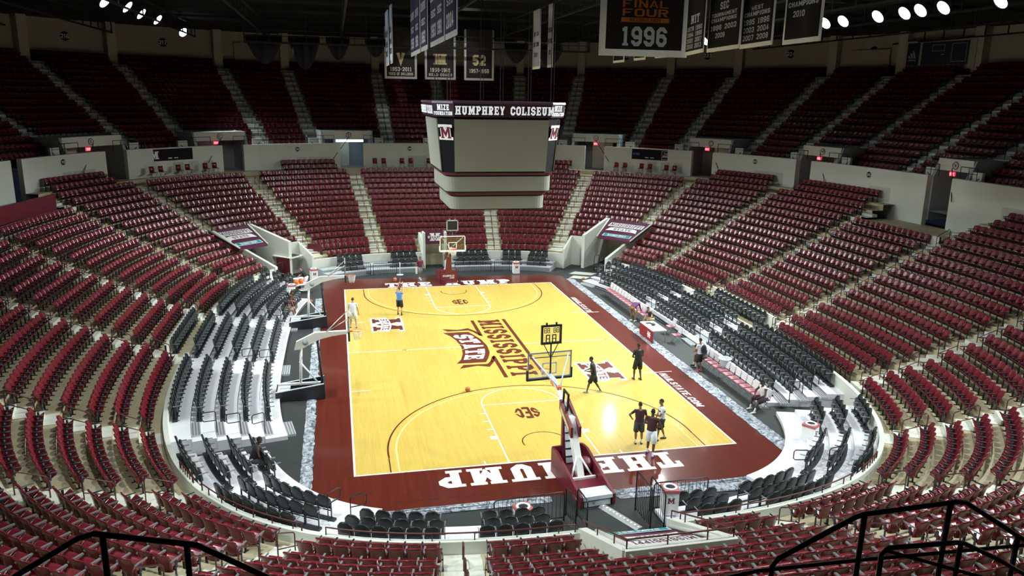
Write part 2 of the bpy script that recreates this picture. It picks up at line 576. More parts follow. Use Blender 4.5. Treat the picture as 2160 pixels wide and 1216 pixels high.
CAM = Vector(cam.location)
CAM_M = cam.rotation_euler.to_matrix().transposed()
def pix(p):
    q = CAM_M @ (Vector(p) - CAM)
    if q.z > -.3: return None
    return 1080 + 1636.82 * q.x / -q.z, 608 - 1636.82 * q.y / -q.z, -q.z
def inframe(p, m=25):
    r = pix(p)
    return r and -m < r[0] < 2160 + m and -m < r[1] < 1216 + m * 2.0
def stuff_mesh(name, parts, mats_per, xf, mats):
    """parts: list of MB ; mats_per: list of material index offset maps ; xf: list of (x,y,z,rz)"""
    V = []; F = []; MI = []
    o = 0
    for mb, mp in zip(parts, mats_per):
        V += mb.v
        for f, m in zip(mb.f, mb.m):
            F.append([i + o for i in f]); MI.append(mp[m])
        o = len(V)
    V = np.array(V, dtype=np.float32); nv = len(V)
    loops = np.concatenate([np.array(f, dtype=np.int32) for f in F]); ln = np.array([len(f) for f in F], dtype=np.int32)
    X = np.array(xf, dtype=np.float32); n = len(X)
    c, s = np.cos(X[:, 3]), np.sin(X[:, 3])
    out = np.empty((n, nv, 3), dtype=np.float32)
    out[:, :, 0] = c[:, None] * V[None, :, 0] - s[:, None] * V[None, :, 1] + X[:, 0:1]
    out[:, :, 1] = s[:, None] * V[None, :, 0] + c[:, None] * V[None, :, 1] + X[:, 1:2]
    out[:, :, 2] = V[None, :, 2] + X[:, 2:3]
    allloops = (loops[None, :] + (np.arange(n, dtype=np.int32) * nv)[:, None]).ravel()
    lens = np.tile(ln, n); starts = np.concatenate([[0], np.cumsum(lens)[:-1]]).astype(np.int32)
    me = bpy.data.meshes.new(name)
    me.vertices.add(n * nv); me.vertices.foreach_set('co', out.ravel())
    me.loops.add(len(allloops)); me.loops.foreach_set('vertex_index', allloops)
    me.polygons.add(len(lens)); me.polygons.foreach_set('loop_start', starts)
    for m in mats: me.materials.append(m)
    me.polygons.foreach_set('material_index', np.tile(np.array(MI, dtype=np.int32), n))
    me.polygons.foreach_set('use_smooth', np.ones(len(lens), dtype=bool))
    me.update(calc_edges=True)
    me.validate()
    ob = bpy.data.objects.new(name, me); COL.objects.link(ob)
    return ob
# collect maroon seats: (x,y,z,rz,label)
maroon = []
def half_ang(d, s, w=AW):
    """arc-parameter half width of an aisle at offset d"""
    a = cpt(s - .002, d); b = cpt(s + .002, d)
    return (w / 2) * .004 / math.hypot(b[0] - a[0], b[1] - a[1])
for a, b, s0, s1, first, last in SECT:
    for k in range(first, last + 1):
        d, z = drow(k), zrow(k)
        e0 = s0 + half_ang(d, s0); e1 = s1 - half_ang(d, s1)
        if k in (16, 17):
            # raised rows stop short of the stairway mouths
            e0 += .004; e1 -= .010 if (a, b) in (('A5', 'A4'),) else .004
            if (a, b) == ('FM', 'A5'): continue
        runs = [(e0, e1)]
        for p0, p1, kk in PORT:
            if k < kk:
                nr = []
                for r0, r1 in runs:
                    m = half_ang(d, p0, .7)
                    if p1 < r0 or p0 > r1: nr.append((r0, r1)); continue
                    if p0 - m > r0: nr.append((r0, p0 - m))
                    if p1 + m < r1: nr.append((p1 + m, r1))
                runs = nr
        idx = 0
        for r0, r1 in runs:
            L = arclen(r0, r1, d)
            n = int(L[-1] / .5)
            if n < 1: continue
            pad = (L[-1] - n * .5) / 2
            for i in range(n):
                s = s_at(r0, r1, d, pad + .25 + .5 * i, L)
                x, y, nx, ny = cpt(s, d)
                maroon.append((x, y, z, inward(nx, ny), a, b, k, idx, s, len(maroon)))
                idx += 1
upper = []
for s0, s1 in zip(UPA[::-1], UPA[::-1][1:]):
    for k in range(1, 17):
        d, z = dup_(k), zup(k)
        e0 = s0 + half_ang(d, s0, 1.2); e1 = s1 - half_ang(d, s1, 1.2)
        runs = [(e0, e1)]
        if k < 4:
            for vb, va in VOM:
                nr = []
                for r0, r1 in runs:
                    if vb < r0 or va > r1: nr.append((r0, r1)); continue
                    if va > r0: nr.append((r0, va))
                    if vb < r1: nr.append((vb, r1))
                runs = nr
        for r0, r1 in runs:
            L = arclen(r0, r1, d); n = int(L[-1] / .5)
            for i in range(n):
                s = s_at(r0, r1, d, (L[-1] - n * .5) / 2 + .25 + .5 * i, L)
                x, y, nx, ny = cpt(s, d)
                upper.append((x, y, z, inward(nx, ny)))
upper = [u for u in upper if inframe((u[0], u[1], u[2] + .5), 60)]
vis = [m for m in maroon if inframe((m[0], m[1], m[2] + .6))]
# drop what the frame cannot show except a margin row
keep = [m for m in maroon if inframe((m[0], m[1], m[2] + .6), 160)]
vis.sort(key=lambda m: pix((m[0], m[1], m[2] + .6))[2])
near_ids = {m[9] for m in vis[:300]}
bk, sp, st = seat_parts()
far_xf = [(m[0], m[1], m[2], m[3]) for m in keep if m[9] not in near_ids] + [tuple(u) for u in upper]
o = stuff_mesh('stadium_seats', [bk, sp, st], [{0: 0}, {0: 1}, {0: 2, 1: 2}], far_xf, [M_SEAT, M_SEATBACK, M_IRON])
tag(o, 'maroon plastic stadium seats filling the bowl in curved rows', 'seats', kind='stuff')
# the nearest three hundred, each its own object
r0 = thing('stadium_seat', 'maroon stadium seat', 'seat', group='maroon seats nearest the camera')
sa = bk.build('backrest', M_SEAT, r0); sb = sp.build('seat_pan', M_SEAT, r0); sc_ = st.build('armrest_frame', [M_IRON, M_STAND], r0)
for q in (sa,): pass
SEATP = [(sa, []), (sb, []), (sc_, [])]
cnt = {}
for m in maroon: cnt[(m[4], m[6])] = max(cnt.get((m[4], m[6]), 0), m[7] + 1)
firstdone = False
for m in maroon:
    if m[9] not in near_ids: continue
    x, y, z, rz, a, b, k, i, s, _ = m
    n = cnt[(a, k)]
    row = 'front row' if k == 1 else ordn(k) + ' row'
    # count from the closer aisle (facing the court, a is on one hand and b on the other)
    if i < n / 2:
        lab = f'maroon seat, {row}, {ordn(i + 1)} from the {ANAME[a]}, toward the {ANAME[b].replace(" stairs", "")} side'
    else:
        lab = f'maroon seat, {row}, {ordn(n - i)} from the {ANAME[b]}, toward the {ANAME[a].replace(" stairs", "")} side'
    lab = ' '.join(lab.split())
    if not firstdone:
        r0.location = (x, y, z); r0.rotation_euler = (0, 0, rz); r0['label'] = lab; firstdone = True
    else:
        dup(r0, SEATP, (x, y, z), rz, lab)
# pairs of loose maroon chairs along the wall behind the top row
LOOSE = []
for a, b in (('A4', 'A3'), ('FM', 'A5'), ('RK', 'FL')):
    s0, s1 = AISLE[a] + .006, AISLE[b] - .006
    L = arclen(s0, s1, 13.2)[-1]; n = int(L / 2.3)
    for i in range(n):
        for e in (-.42, .42):
            dist = (i + .5) * L / n + e
            s = s_at(s0, s1, 13.2, dist)
            x, y, nx, ny = cpt(s, 13.2)
            LOOSE.append((x, y, 6.83, inward(nx, ny), a, b, i, e))
lp = MB(); lp.shell([(u * .21, -.05 - .06 * v, .45 + .45 * v) for v in (0, .5, 1) for u in (-1, 0, 1)], [(u * .21, -.01 - .06 * v, .45 + .45 * v) for v in (0, .5, 1) for u in (-1, 0, 1)], 3, 3)
lp2 = MB(); lp2.box((0, .18, .45), (.42, .42, .05))
lp3 = MB()
for x in (-.2, .2): lp3.tube([(x, .38, 0), (x, -.02, .47)], .012, n=6); lp3.tube([(x, -.05, 0), (x, .36, .44)], .012, n=6)
first = None
nside = {}
for x, y, z, rz, a, b, i, e in LOOSE:
    nside[a] = nside.get(a, 0) + 1
    where = {'A4': 'behind the far left corner block', 'FM': 'behind the far center block', 'RK': 'behind the far right block'}[a]
    lab = f'loose maroon chair at the concourse wall {where}, {ordn(nside[a])} from right'
    if first is None:
        first = thing('folding_chair', lab, 'chair', (x, y, z), rz, 'loose maroon chairs along the concourse wall')
        LP = [(lp.build('backrest', M_SEAT, first), []), (lp2.build('seat', M_SEAT, first), []), (lp3.build('leg_frame', M_IRON, first), [])]
    else:
        dup(first, LP, (x, y, z), rz, lab)
# ------------------------------------------------------------------ lettering: block letters drawn as mitred strokes
def stroke(path, w, closed=False):
    """quads of a mitred ribbon along a 2-D path"""
    P = [np.array(p, float) for p in path]; n = len(P); Lf = []; Rt = []
    for i in range(n):
        a = P[i - 1] if (i > 0 or closed) else None; b = P[(i + 1) % n] if (i < n - 1 or closed) else None
        ds = []
        if a is not None: ds.append((P[i] - a) / (np.hypot(*(P[i] - a)) + 1e-9))
        if b is not None: ds.append((b - P[i]) / (np.hypot(*(b - P[i])) + 1e-9))
        t = sum(ds); t = t / (np.hypot(*t) + 1e-9)
        nrm = np.array([-t[1], t[0]])
        if len(ds) == 2:
            c = max(.45, float(np.dot(nrm, [-ds[0][1], ds[0][0]])))
        else: c = 1
        Lf.append(P[i] + nrm * w / 2 / c); Rt.append(P[i] - nrm * w / 2 / c)
    q = []
    for i in range(n if closed else n - 1):
        j = (i + 1) % n
        q.append([Rt[i], Rt[j], Lf[j], Lf[i]])
    return q
def rect(x0, y0, x1, y1): return [np.array(p, float) for p in ((x0, y0), (x1, y0), (x1, y1), (x0, y1))]
def glyph(ch, W=5.0, sw=1.45, slab=True):
    """list of quads in a cell W wide and 7 high"""
    h = 7.0; e = sw / 2; l, r, b, t, m = e, W - e, e * .8, h - e * .8, 3.5; c = 1.0; hw = sw * .8; Q = []
    def S(p, closed=False, w=None):
        Q.extend(stroke(p, w or sw, closed))
    def stem(x, foot=True, head=True):
        Q.append(rect(x - e, 0, x + e, h))
        if slab:
            k = sw * .42
            if foot: Q.append(rect(x - e - k, 0, x + e + k, hw * .75))
            if head: Q.append(rect(x - e - k, h - hw * .75, x + e + k, h))
    def bar(x0, x1, y, w=None):
        w = w or hw; Q.append(rect(x0, y - w / 2, x1, y + w / 2))
    if slab: l2, r2 = l + sw * .4, r - sw * .4
    else: l2, r2 = l, r
    if ch == 'H': stem(l2); stem(r2); bar(l2, r2, m)
    elif ch == 'I': stem(W / 2)
    elif ch == 'T':
        stem(W / 2, head=False); bar(0, W, h - hw / 2)
        if slab: Q.append(rect(0, h - hw * 1.9, sw * .55, h)); Q.append(rect(W - sw * .55, h - hw * 1.9, W, h))
    elif ch in 'EF':
        stem(l2); bar(l2, W - .2, h - hw / 2); bar(l2, W - 1.1, m)
        if slab: Q.append(rect(W - .2 - sw * .5, h - hw * 1.8, W - .2, h)); Q.append(rect(W - 1.1 - sw * .4, m - hw * .8, W - 1.1, m + hw * .8))
        if ch == 'E':
            bar(l2, W - .1, hw / 2)
            if slab: Q.append(rect(W - .1 - sw * .5, 0, W - .1, hw * 1.8))
    elif ch == 'L':
        stem(l2); bar(l2, W - .1, hw / 2)
        if slab: Q.append(rect(W - .1 - sw * .5, 0, W - .1, hw * 2.2))
    elif ch == 'U':
        S([(l2, h), (l2, b + c), (l2 + c, b), (r2 - c, b), (r2, b + c), (r2, h)])
        if slab:
            for x in (l2, r2): Q.append(rect(x - e - sw * .4, h - hw * .75, x + e + sw * .4, h))
    elif ch == 'M':
        stem(l2); stem(r2); S([(l2, h - .2), (W / 2, 2.2), (r2, h - .2)], w=sw * .95)
    elif ch == 'N':
        stem(l2); stem(r2, foot=False); S([(l2, h - .3), (r2, .3)], w=sw * .95)
    elif ch in 'PRBD':
        stem(l2)
        if ch == 'D': S([(l2, t), (r - c, t), (r, t - c), (r, b + c), (r - c, b), (l2, b)])
        else:
            S([(l2, t), (r - c, t), (r, t - c), (r, m + c), (r - c, m), (l2, m)], w=sw * .92)
            if ch == 'R': S([(W / 2, m), (r - .2, 0)], w=sw * .95)
            if ch == 'B': S([(l2, b), (r - c, b), (r, b + c), (r, m - c), (r - c, m)], w=sw * .92)
    elif ch in 'OQ0': S([(l + c, b), (r - c, b), (r, b + c), (r, t - c), (r - c, t), (l + c, t), (l, t - c), (l, b + c)], True)
    elif ch in 'CG':
        S([(r, t - 1.9), (r, t - c), (r - c, t), (l + c, t), (l, t - c), (l, b + c), (l + c, b), (r - c, b), (r, b + c), (r, b + 1.9)])
        if ch == 'G': Q.append(rect(W / 2, 2.4, W, 2.4 + hw))
    elif ch == 'S': S([(r, t - 1.6), (r, t - c), (r - c, t), (l + c, t), (l, t - c), (l, m + c), (l + c, m), (r - c, m), (r, m - c), (r, b + c), (r - c, b), (l + c, b), (l, b + c), (l, b + 1.6)], w=sw * .95)
    elif ch == 'A':
        S([(l2 - .1, 0), (W / 2, h)], w=sw * .74); S([(r2 + .1, 0), (W / 2, h)], w=sw * .74); bar(l2 + .5, r2 - .5, 1.9, hw * .7)
        if slab:
            for x in (l2, r2): Q.append(rect(x - e - .3, 0, x + e + .3, hw * .75))
    elif ch in 'VWY':
        if ch == 'V': S([(l, h), (W / 2, .3), (r, h)])
        elif ch == 'Y': S([(l, h), (W / 2, 3), (r, h)]); Q.append(rect(W / 2 - e, 0, W / 2 + e, 3.2)); Q.append(rect(W / 2 - e - .5, 0, W / 2 + e + .5, hw * .75))
        else: S([(l, h), (l + .8, .3), (W / 2, 4.5), (r - .8, .3), (r, h)], w=sw * .8)
    elif ch == 'Z': bar(.2, W - .2, h - hw / 2); bar(.2, W - .2, hw / 2); S([(W - .9, h - .4), (.9, .4)])
    elif ch == 'K': stem(l2); S([(l2, 2.6), (r, h)]); S([(W / 2, 4), (r, 0)])
    elif ch == 'X': S([(l, 0), (r, h)]); S([(r, 0), (l, h)])
    elif ch == 'J': S([(r - .5, h), (r - .5, b + c), (r - 1.5, b), (l + c, b), (l, b + c), (l, b + 1.6)])
    elif ch == '1': stem(W / 2, head=False); Q.append(rect(W / 2 - 1.5, h - hw * 1.4, W / 2, h - hw * .4))
    elif ch == '2': S([(l, t - 1.6), (l, t - c), (l + c, t), (r - c, t), (r, t - c), (r, m + .3), (l, b + .6), (l, b)]); bar(0, W, b)
    elif ch == '3': S([(l, t - 1.4), (l, t - c), (l + c, t), (r - c, t), (r, t - c), (r, m + c), (r - c, m), (W / 2 - .4, m)]); S([(W / 2 - .4, m), (r - c, m), (r, m - c), (r, b + c), (r - c, b), (l + c, b), (l, b + c), (l, b + 1.4)])
    elif ch == '4': Q.append(rect(r2 - sw, 0, r2, h)); S([(r2 - e, h - .4), (l, 2.3)], w=sw * .8); bar(0, W, 2.0)
    elif ch == '5': bar(l, W, t); S([(l, t), (l, m + .4), (r - c, m + .4), (r, m - c + .4), (r, b + c), (r - c, b), (l + c, b), (l, b + c), (l, b + 1.2)])
    elif ch == '6': S([(r, t - 1.4), (r, t - c), (r - c, t), (l + c, t), (l, t - c), (l, b + c), (l + c, b), (r - c, b), (r, b + c), (r, m - c + .3), (r - c, m + .3), (l, m + .3)])
    elif ch == '7': bar(0, W, t); S([(r, t), (W / 2 - .4, 0)])
    elif ch == '8': S([(l + c, m), (l, m + c), (l, t - c), (l + c, t), (r - c, t), (r, t - c), (r, m + c), (r - c, m)], True); S([(l + c, b), (r - c, b), (r, b + c), (r, m - c), (r - c, m), (l + c, m), (l, m - c), (l, b + c)], True)
    elif ch == '9': S([(l, b + 1.4), (l, b + c), (l + c, b), (r - c, b), (r, b + c), (r, t - c), (r - c, t), (l + c, t), (l, t - c), (l, m + c - .3), (l + c, m - .3), (r, m - .3)])
    elif ch == '-': bar(.6, W - .6, m)
    elif ch == '.': Q.append(rect(W / 2 - e, 0, W / 2 + e, sw))
    elif ch == '#': Q.extend([rect(1, 0, 1.9, h), rect(3.1, 0, 4, h), rect(0, 1.8, W, 2.7), rect(0, 4.3, W, 5.2)])
    elif ch == '&': S([(r, 0), (l + .4, t - c), (l + c, t), (r - c - .6, t), (r - .8, t - c), (l, b + c), (l + c, b), (r - c, b), (r, 2.6)], w=sw * .8)
    elif ch == '/': S([(.5, 0), (W - .5, h)])
    return Q
GW = {'A': 5.8, 'I': 3.0, '1': 3.6, 'M': 7.0, 'W': 7.0, ' ': 3.2, '.': 2.2, '-': 3.4, 'N': 5.8, 'H': 5.8, 'U': 5.6}
def text_quads(s, height, width=None, sw=1.45, slab=True, gap=.9, align='c', wider=1.0):
    """quads of a line of lettering, baseline at y=0, centred on x=0 (or from x=0)"""
    x = 0.0; out = []
    for ch in s:
        W = GW.get(ch, 5.0) * wider
        if not slab and ch not in ' .-': W = {'I': 2.0, 'M': 6.0, 'W': 6.4, '1': 2.8}.get(ch, 4.6) * wider
        if ch != ' ':
            for q in glyph(ch, W, sw, slab): out.append([p + np.array([x, 0]) for p in q])
        x += W + gap
    tot = x - gap
    sy = height / 7.0; sx = (width / tot) if width else sy
    off = tot / 2 if align == 'c' else 0
    return [[np.array([(p[0] - off) * sx, p[1] * sy]) for p in q] for q in out]
def subdiv(quads, k=6):
    out = []
    for a, b, c, d in quads:
        for i in range(k):
            for j in range(k):
                def P(u, v): return (a * (1 - u) + b * u) * (1 - v) + (d * (1 - u) + c * u) * v
                out.append([P(i / k, j / k), P((i + 1) / k, j / k), P((i + 1) / k, (j + 1) / k), P(i / k, (j + 1) / k)])
    return out
def lay(mb, quads, T, mi=0, th=0.0):
    """put flat quads (x,y) on the plane of matrix T; th gives them thickness"""
    for qi, q in enumerate(quads):
        dz = 1.2e-5 * (qi % 700)
        vs = [(p[0], p[1], dz) for p in q]
        if th:
            mb.hexa(vs, [(p[0], p[1], th + dz) for p in q], mi, T)
        else:
            mb.add(vs, [list(range(len(vs)))], mi, T)
def plane(o, xa, ya):
    """matrix with origin o, x axis xa, y axis ya"""
    xa = Vector(xa).normalized(); ya = Vector(ya); ya = (ya - xa * ya.dot(xa)).normalized(); za = xa.cross(ya)
    M = Matrix.Identity(4)
    for i in range(3): M[i][0] = xa[i]; M[i][1] = ya[i]; M[i][2] = za[i]; M[i][3] = o[i]
    return M
# ------------------------------------------------------------------ the court
CL, CW = 14.325, 7.62
ap = MB()
ap.prism([(-8.0, -17.1), (8.0, -17.1), (9.15, -16.1), (9.15, 16.3), (8.4, 17.0), (-8.6, 17.7), (-9.15, 17.3), (-9.15, -16.1)], 0.0005, .004)
apron = ap.build('floor_court_apron', M_APRON)
struct(apron, 'maroon stained apron around the basketball court', 'court')
ct = MB(); ct.add([(-CW, -CL, .006), (CW, -CL, .006), (CW, CL, .006), (-CW, CL, .006)], [(0, 1, 2, 3)])
court = ct.build('floor_court', M_MAPLE)
struct(court, 'yellow maple basketball court', 'court')
Z1 = .008
FL = Matrix.Translation((0, 0, Z1))
def ribbon(mb, path, w, closed=False, T=FL): lay(mb, stroke(path, w, closed), T)
def arc(cx, cy, r, a0, a1, n=48): return [(cx + r * math.cos(math.radians(a0 + (a1 - a0) * i / n)), cy + r * math.sin(math.radians(a0 + (a1 - a0) * i / n))) for i in range(n + 1)]
wl = MB()
ribbon(wl, [(-CW - .025, -CL - .025), (CW + .025, -CL - .025), (CW + .025, CL + .025), (-CW - .025, CL + .025)], .075, True)
wl2 = MB(); ml = MB(); yl = MB()
ribbon(wl2, [(-CW, 0), (CW, 0)], .05)
for sg in (1, -1):
    by = sg * CL
    for x in (-1.83, 1.83): ribbon(wl2, [(x, by), (x, by - sg * 5.79)], .055)
    ribbon(wl2, [(-1.83, by - sg * 5.79), (1.83, by - sg * 5.79)], .05)
    ribbon(wl2, [(1.83 * math.cos(t), by - sg * (5.79 + 1.83 * math.sin(t))) for t in np.linspace(0, PI, 40)], .055)
    for x in (-1, 1):
        for dy, h in ((2.15, .30), (3.1, .06), (3.95, .06), (4.8, .06)):
            ribbon(wl2, [(x * 1.87, by - sg * (dy + h / 2)), (x * 2.13, by - sg * (dy + h / 2))], h)
        ribbon(wl2, [(x * 2.75, by), (x * 2.75, by - sg * .3)], .05)
        ribbon(ml, [(x * 6.325, by), (x * 6.325, by - sg * 1.2)], .05)
    for x0, x1 in ((-7.62, -6.7), (6.7, 8.62)): ribbon(wl2, [(x0, by - sg * 8.53), (x1, by - sg * 8.53)], .05)
    ribbon(ml, [(6.325 * math.cos(t), by - sg * (1.6 + 6.325 * math.sin(t))) for t in np.linspace(-.06, PI + .06, 90)], .07)
    ribbon(yl, [(6.0 * math.cos(t), by - sg * (1.6 + 6.0 * math.sin(t))) for t in np.linspace(-.06, PI + .06, 90)], .07)
    ribbon(yl, [(6.0, by), (6.0, by - sg * 1.3)], .05); ribbon(yl, [(-6.0, by), (-6.0, by - sg * 1.3)], .05)
    ribbon(ml, [(.914 * math.cos(t), by - sg * (1.6 + .914 * math.sin(t))) for t in np.linspace(-.25, PI + .25, 30)], .05)
ribbon(yl, arc(-1.75, 0, .55, 0, 360, 36), .03)
for x in (-4.6, 7.05): ribbon(ml, [(x - .12, 0), (x + .12, 0)], .06, T=Matrix.Translation((0, 0, .0095)))
wl.build('boundary_line', M_WHITEPAINT, court); wl2.build('lane_line', M_WHITEPAINT, court); ml.build('three_point_line', M_BROWNPAINT, court)
yl.build('faint_line', mat('pale_line', (.86, .66, .25), .4), court)
# THE HUMP on both end aprons
for sg in (1, -1):
    mb = MB()
    T = plane((0, sg * 14.58, Z1), (sg, 0, 0), (0, sg, 0))
    lay(mb, text_quads('THE HUMP', 1.28, 9.4, sw=1.75, gap=1.0), T)
    mb.build('apron_lettering', M_WHITEPAINT, apron)
for y0, y1, s in ((9.75, 5.72, '#HAILSTATE'), (-6.0, -10.42, 'HAILSTATE.COM')):
    mb = MB()
    T = plane((7.82, (y0 + y1) / 2, Z1), (0, -1, 0), (1, 0, 0))
    lay(mb, [[p + np.array([p[1] * .18, 0]) for p in q] for q in text_quads(s, .36, abs(y1 - y0), sw=1.5, slab=False, gap=.8)], T)
    mb.build('sideline_lettering', mat('grey_white_paint', (.62, .60, .60), .4), apron)
# dashed seam on the near apron, scuff line
mb = MB()
for i in range(9): ribbon(mb, [(-6.4 + i * .62, -16.55), (-6.03 + i * .62, -16.55)], .025)
mb.build('seam_marks', M_BLACK, apron)
# SEC roundels: letters stretched to fill a lens
for sg in (1, -1):
    q = subdiv(text_quads('SEC', 1.0, 1.18, sw=1.65, slab=False, gap=.4), 3)
    R = .60
    def warp(p):
        e = math.sqrt(max(.02, 1 - (p[0] / R) ** 2))
        return np.array([p[0] * .95, (p[1] - .5) * 1.28 * e])
    mb = MB()
    T = plane((0, sg * 9.72, Z1), (sg, 0, 0), (0, sg, 0))
    lay(mb, [[warp(p) for p in k] for k in q], T)
    mb.build('conference_roundel', M_BROWNPAINT, court)
# centre logo, in (u, v): u runs from the far end to the near end, v across the court
LG = plane((0, 0, Z1), (0, -1, 0), (1, 0, 0))
mb = MB()
lay(mb, [[np.array(p) for p in ((-5.12, 1.92), (5.12, 1.92), (5.12, 2.12), (-5.12, 2.12))]], LG)
lay(mb, [[p + np.array([0, .35]) for p in q] for q in text_quads('MISSISSIPPI', 1.36, 10.1, sw=1.65, gap=.95)], LG)
lay(mb, stroke([(-5.1, .02), (-1.9, .02)], .2), LG); lay(mb, stroke([(1.9, .02), (5.2, .02)], .2), LG)
def poly(pts): mb.add([(p[0], p[1], 0) for p in pts], [list(range(len(pts)))], 0, LG)
for sg in (1, -1):
    def X(pts): return [(sg * a, b) for a, b in pts]
    poly(X([(1.68, .12), (2.72, -.10), (2.72, -.32), (2.05, -.12)][::sg]))
    poly(X([(2.72, -.10), (3.52, -.50), (3.05, -.55), (2.55, -.22)][::sg]))
    poly(X([(3.05, -.55), (3.52, -.50), (3.25, -1.10), (3.03, -1.10)][::sg]))
    poly(X([(3.03, -1.10), (3.25, -1.10), (3.55, -2.08), (3.0, -1.80)][::sg]))
lay(mb, [[np.array(p) for p in q] for q in [[(a0, lo0), (a1, lo1), (a1, hi1), (a0, hi0)] for a0, lo0, hi0, a1, lo1, hi1 in [
    (-2.76, -2.12, -.60, -2.1, -1.78, -.38), (-2.1, -1.78, -.38, -1.2, -1.55, -.12), (-1.2, -1.55, -.12, 0, -1.45, .02), (0, -1.45, .02, 1.2, -1.55, -.05), (1.2, -1.55, -.05, 2.1, -1.78, -.30), (2.1, -1.78, -.30, 2.76, -2.12, -.56)]]], LG)
mb.build('center_logo', M_BROWNPAINT, court)
mb = MB()
q = subdiv(text_quads('STATE', 1.0, 4.45, sw=1.7, gap=.8), 3)
def warp2(p):
    x = p[0]; lo = -1.30 - .075 * x * x; hi = -.20 - .085 * x * x
    return np.array([x, lo + (hi - lo) * p[1]])
lay(mb, [[warp2(p) for p in k] for k in q], Matrix.Translation((0, 0, .002)) @ LG)
mb.build('center_logo_state', M_WHITEPAINT, court)
# block letter emblems on the court (one far left, one near right)
for x0, yc in ((-6.1, 5.1), (4.1, -5.1)):
    mb = MB(); T = plane((x0, yc, Z1), (0, -1, 0), (1, 0, 0))
    mbw = MB(); Tw = Matrix.Translation((0, 0, -.0012)) @ T
    lay(mbw, [[np.array([p[0] * 1.03, p[1] - .1]) for p in q] for q in text_quads('M', 1.95, 2.9, sw=2.1)], Tw); mbw.build('emblem_outline', M_WHITEPAINT, court)
    g = text_quads('M', 1.75, 2.6, sw=1.4)
    lay(mb, [[(p - np.array([0, .875])) * 1.0 + np.array([0, .875]) for p in q] for q in g], T, 0)
    mb.build('emblem_letter', M_BROWNPAINT, court)
    mb = MB()
    T2 = Matrix.Translation((0, 0, .0015)) @ T
    lay(mb, [[np.array([a0, .52 - .10 * a0 * a0]), np.array([a1, .52 - .10 * a1 * a1]), np.array([a1, 1.12 - .10 * a1 * a1]), np.array([a0, 1.12 - .10 * a0 * a0])] for a0, a1 in zip(np.linspace(-1.45, 1.45, 11), np.linspace(-1.45, 1.45, 11)[1:])], T2)
    mb.build('emblem_ribbon', M_WHITEPAINT, court)
    mb = MB()
    T3 = Matrix.Translation((0, 0, .003)) @ T
    qq = subdiv(text_quads('STATE', .42, 2.4, sw=1.5, gap=.8), 2)
    lay(mb, [[np.array([p[0], p[1] + .61 - .10 * p[0] * p[0]]) for p in k] for k in qq], T3)
    mb.build('emblem_state', M_BROWNPAINT, court)
# crinkled protective sheeting along the court edges
mfoil = bpy.data.materials.new('clear_sheeting'); mfoil.use_nodes = True
nt = mfoil.node_tree; b = nt.nodes['Principled BSDF']
tc = nt.nodes.new('ShaderNodeTexCoord'); vo = nt.nodes.new('ShaderNodeTexNoise'); vo.inputs['Scale'].default_value = 3.2; vo.inputs['Detail'].default_value = 6; vo.inputs['Roughness'].default_value = .7
vo.inputs['Distortion'].default_value = 1.6
bp = nt.nodes.new('ShaderNodeBump'); bp.inputs['Strength'].default_value = 1.0; bp.inputs['Distance'].default_value = .22
rp = nt.nodes.new('ShaderNodeValToRGB'); rp.color_ramp.elements[0].position = .40; rp.color_ramp.elements[1].position = .58
rp.color_ramp.elements[0].color = (.13, .16, .20, 1); rp.color_ramp.elements[1].color = (.72, .78, .88, 1)
nt.links.new(tc.outputs['Object'], vo.inputs['Vector']); nt.links.new(vo.outputs['Fac'], bp.inputs['Height']); nt.links.new(vo.outputs['Fac'], rp.inputs['Fac'])
nt.links.new(rp.outputs['Color'], b.inputs['Base Color'])
nt.links.new(bp.outputs['Normal'], b.inputs['Normal']); b.inputs['Roughness'].default_value = .16; b.inputs['Specular IOR Level'].default_value = .9
def sheet(label, pts, nx, ny):
    """crumpled sheet over a quad of floor points"""
    mb = MB(); vs = []
    for i in range(nx + 1):
        for j in range(ny + 1):
            u, v = i / nx, j / ny
            x = (pts[0][0] * (1 - u) + pts[1][0] * u) * (1 - v) + (pts[3][0] * (1 - u) + pts[2][0] * u) * v
            y = (pts[0][1] * (1 - u) + pts[1][1] * u) * (1 - v) + (pts[3][1] * (1 - u) + pts[2][1] * u) * v
            e = .0 if j in (0, ny) else 1
            vs.append((x + rng.normal() * .02, y + rng.normal() * .03, .012 + (.05 * rng.random() if e else .004)))
    fs = []
    for i in range(nx):
        for j in range(ny):
            a = i * (ny + 1) + j; fs.append((a, a + 1, a + ny + 2, a + ny + 1))
    mb.add(vs, fs)
    return tag(mb.build('plastic_sheeting', mfoil), label, 'sheeting', 'crumpled sheeting round the court')
sheet('crumpled silver sheeting along the right sideline of the court', [(9.17, 15.4), (9.17, -16.0), (9.85, -16.2), (9.75, 15.2)], 150, 4)
sheet('crumpled silver sheeting along the left sideline of the court', [(-9.6, 12.0), (-9.6, -16.0), (-9.17, -16.0), (-9.17, 12.0)], 130, 3)
sheet('crumpled silver sheeting on the near floor, right of the basket', [(1.4, -17.75), (1.2, -17.13), (8.3, -17.13), (7.6, -18.1)], 50, 4)
sheet('thin strip of sheeting on the near floor, left of the basket', [(-7.6, -17.6), (-7.6, -17.13), (-1.0, -17.13), (-1.0, -17.5)], 40, 3)
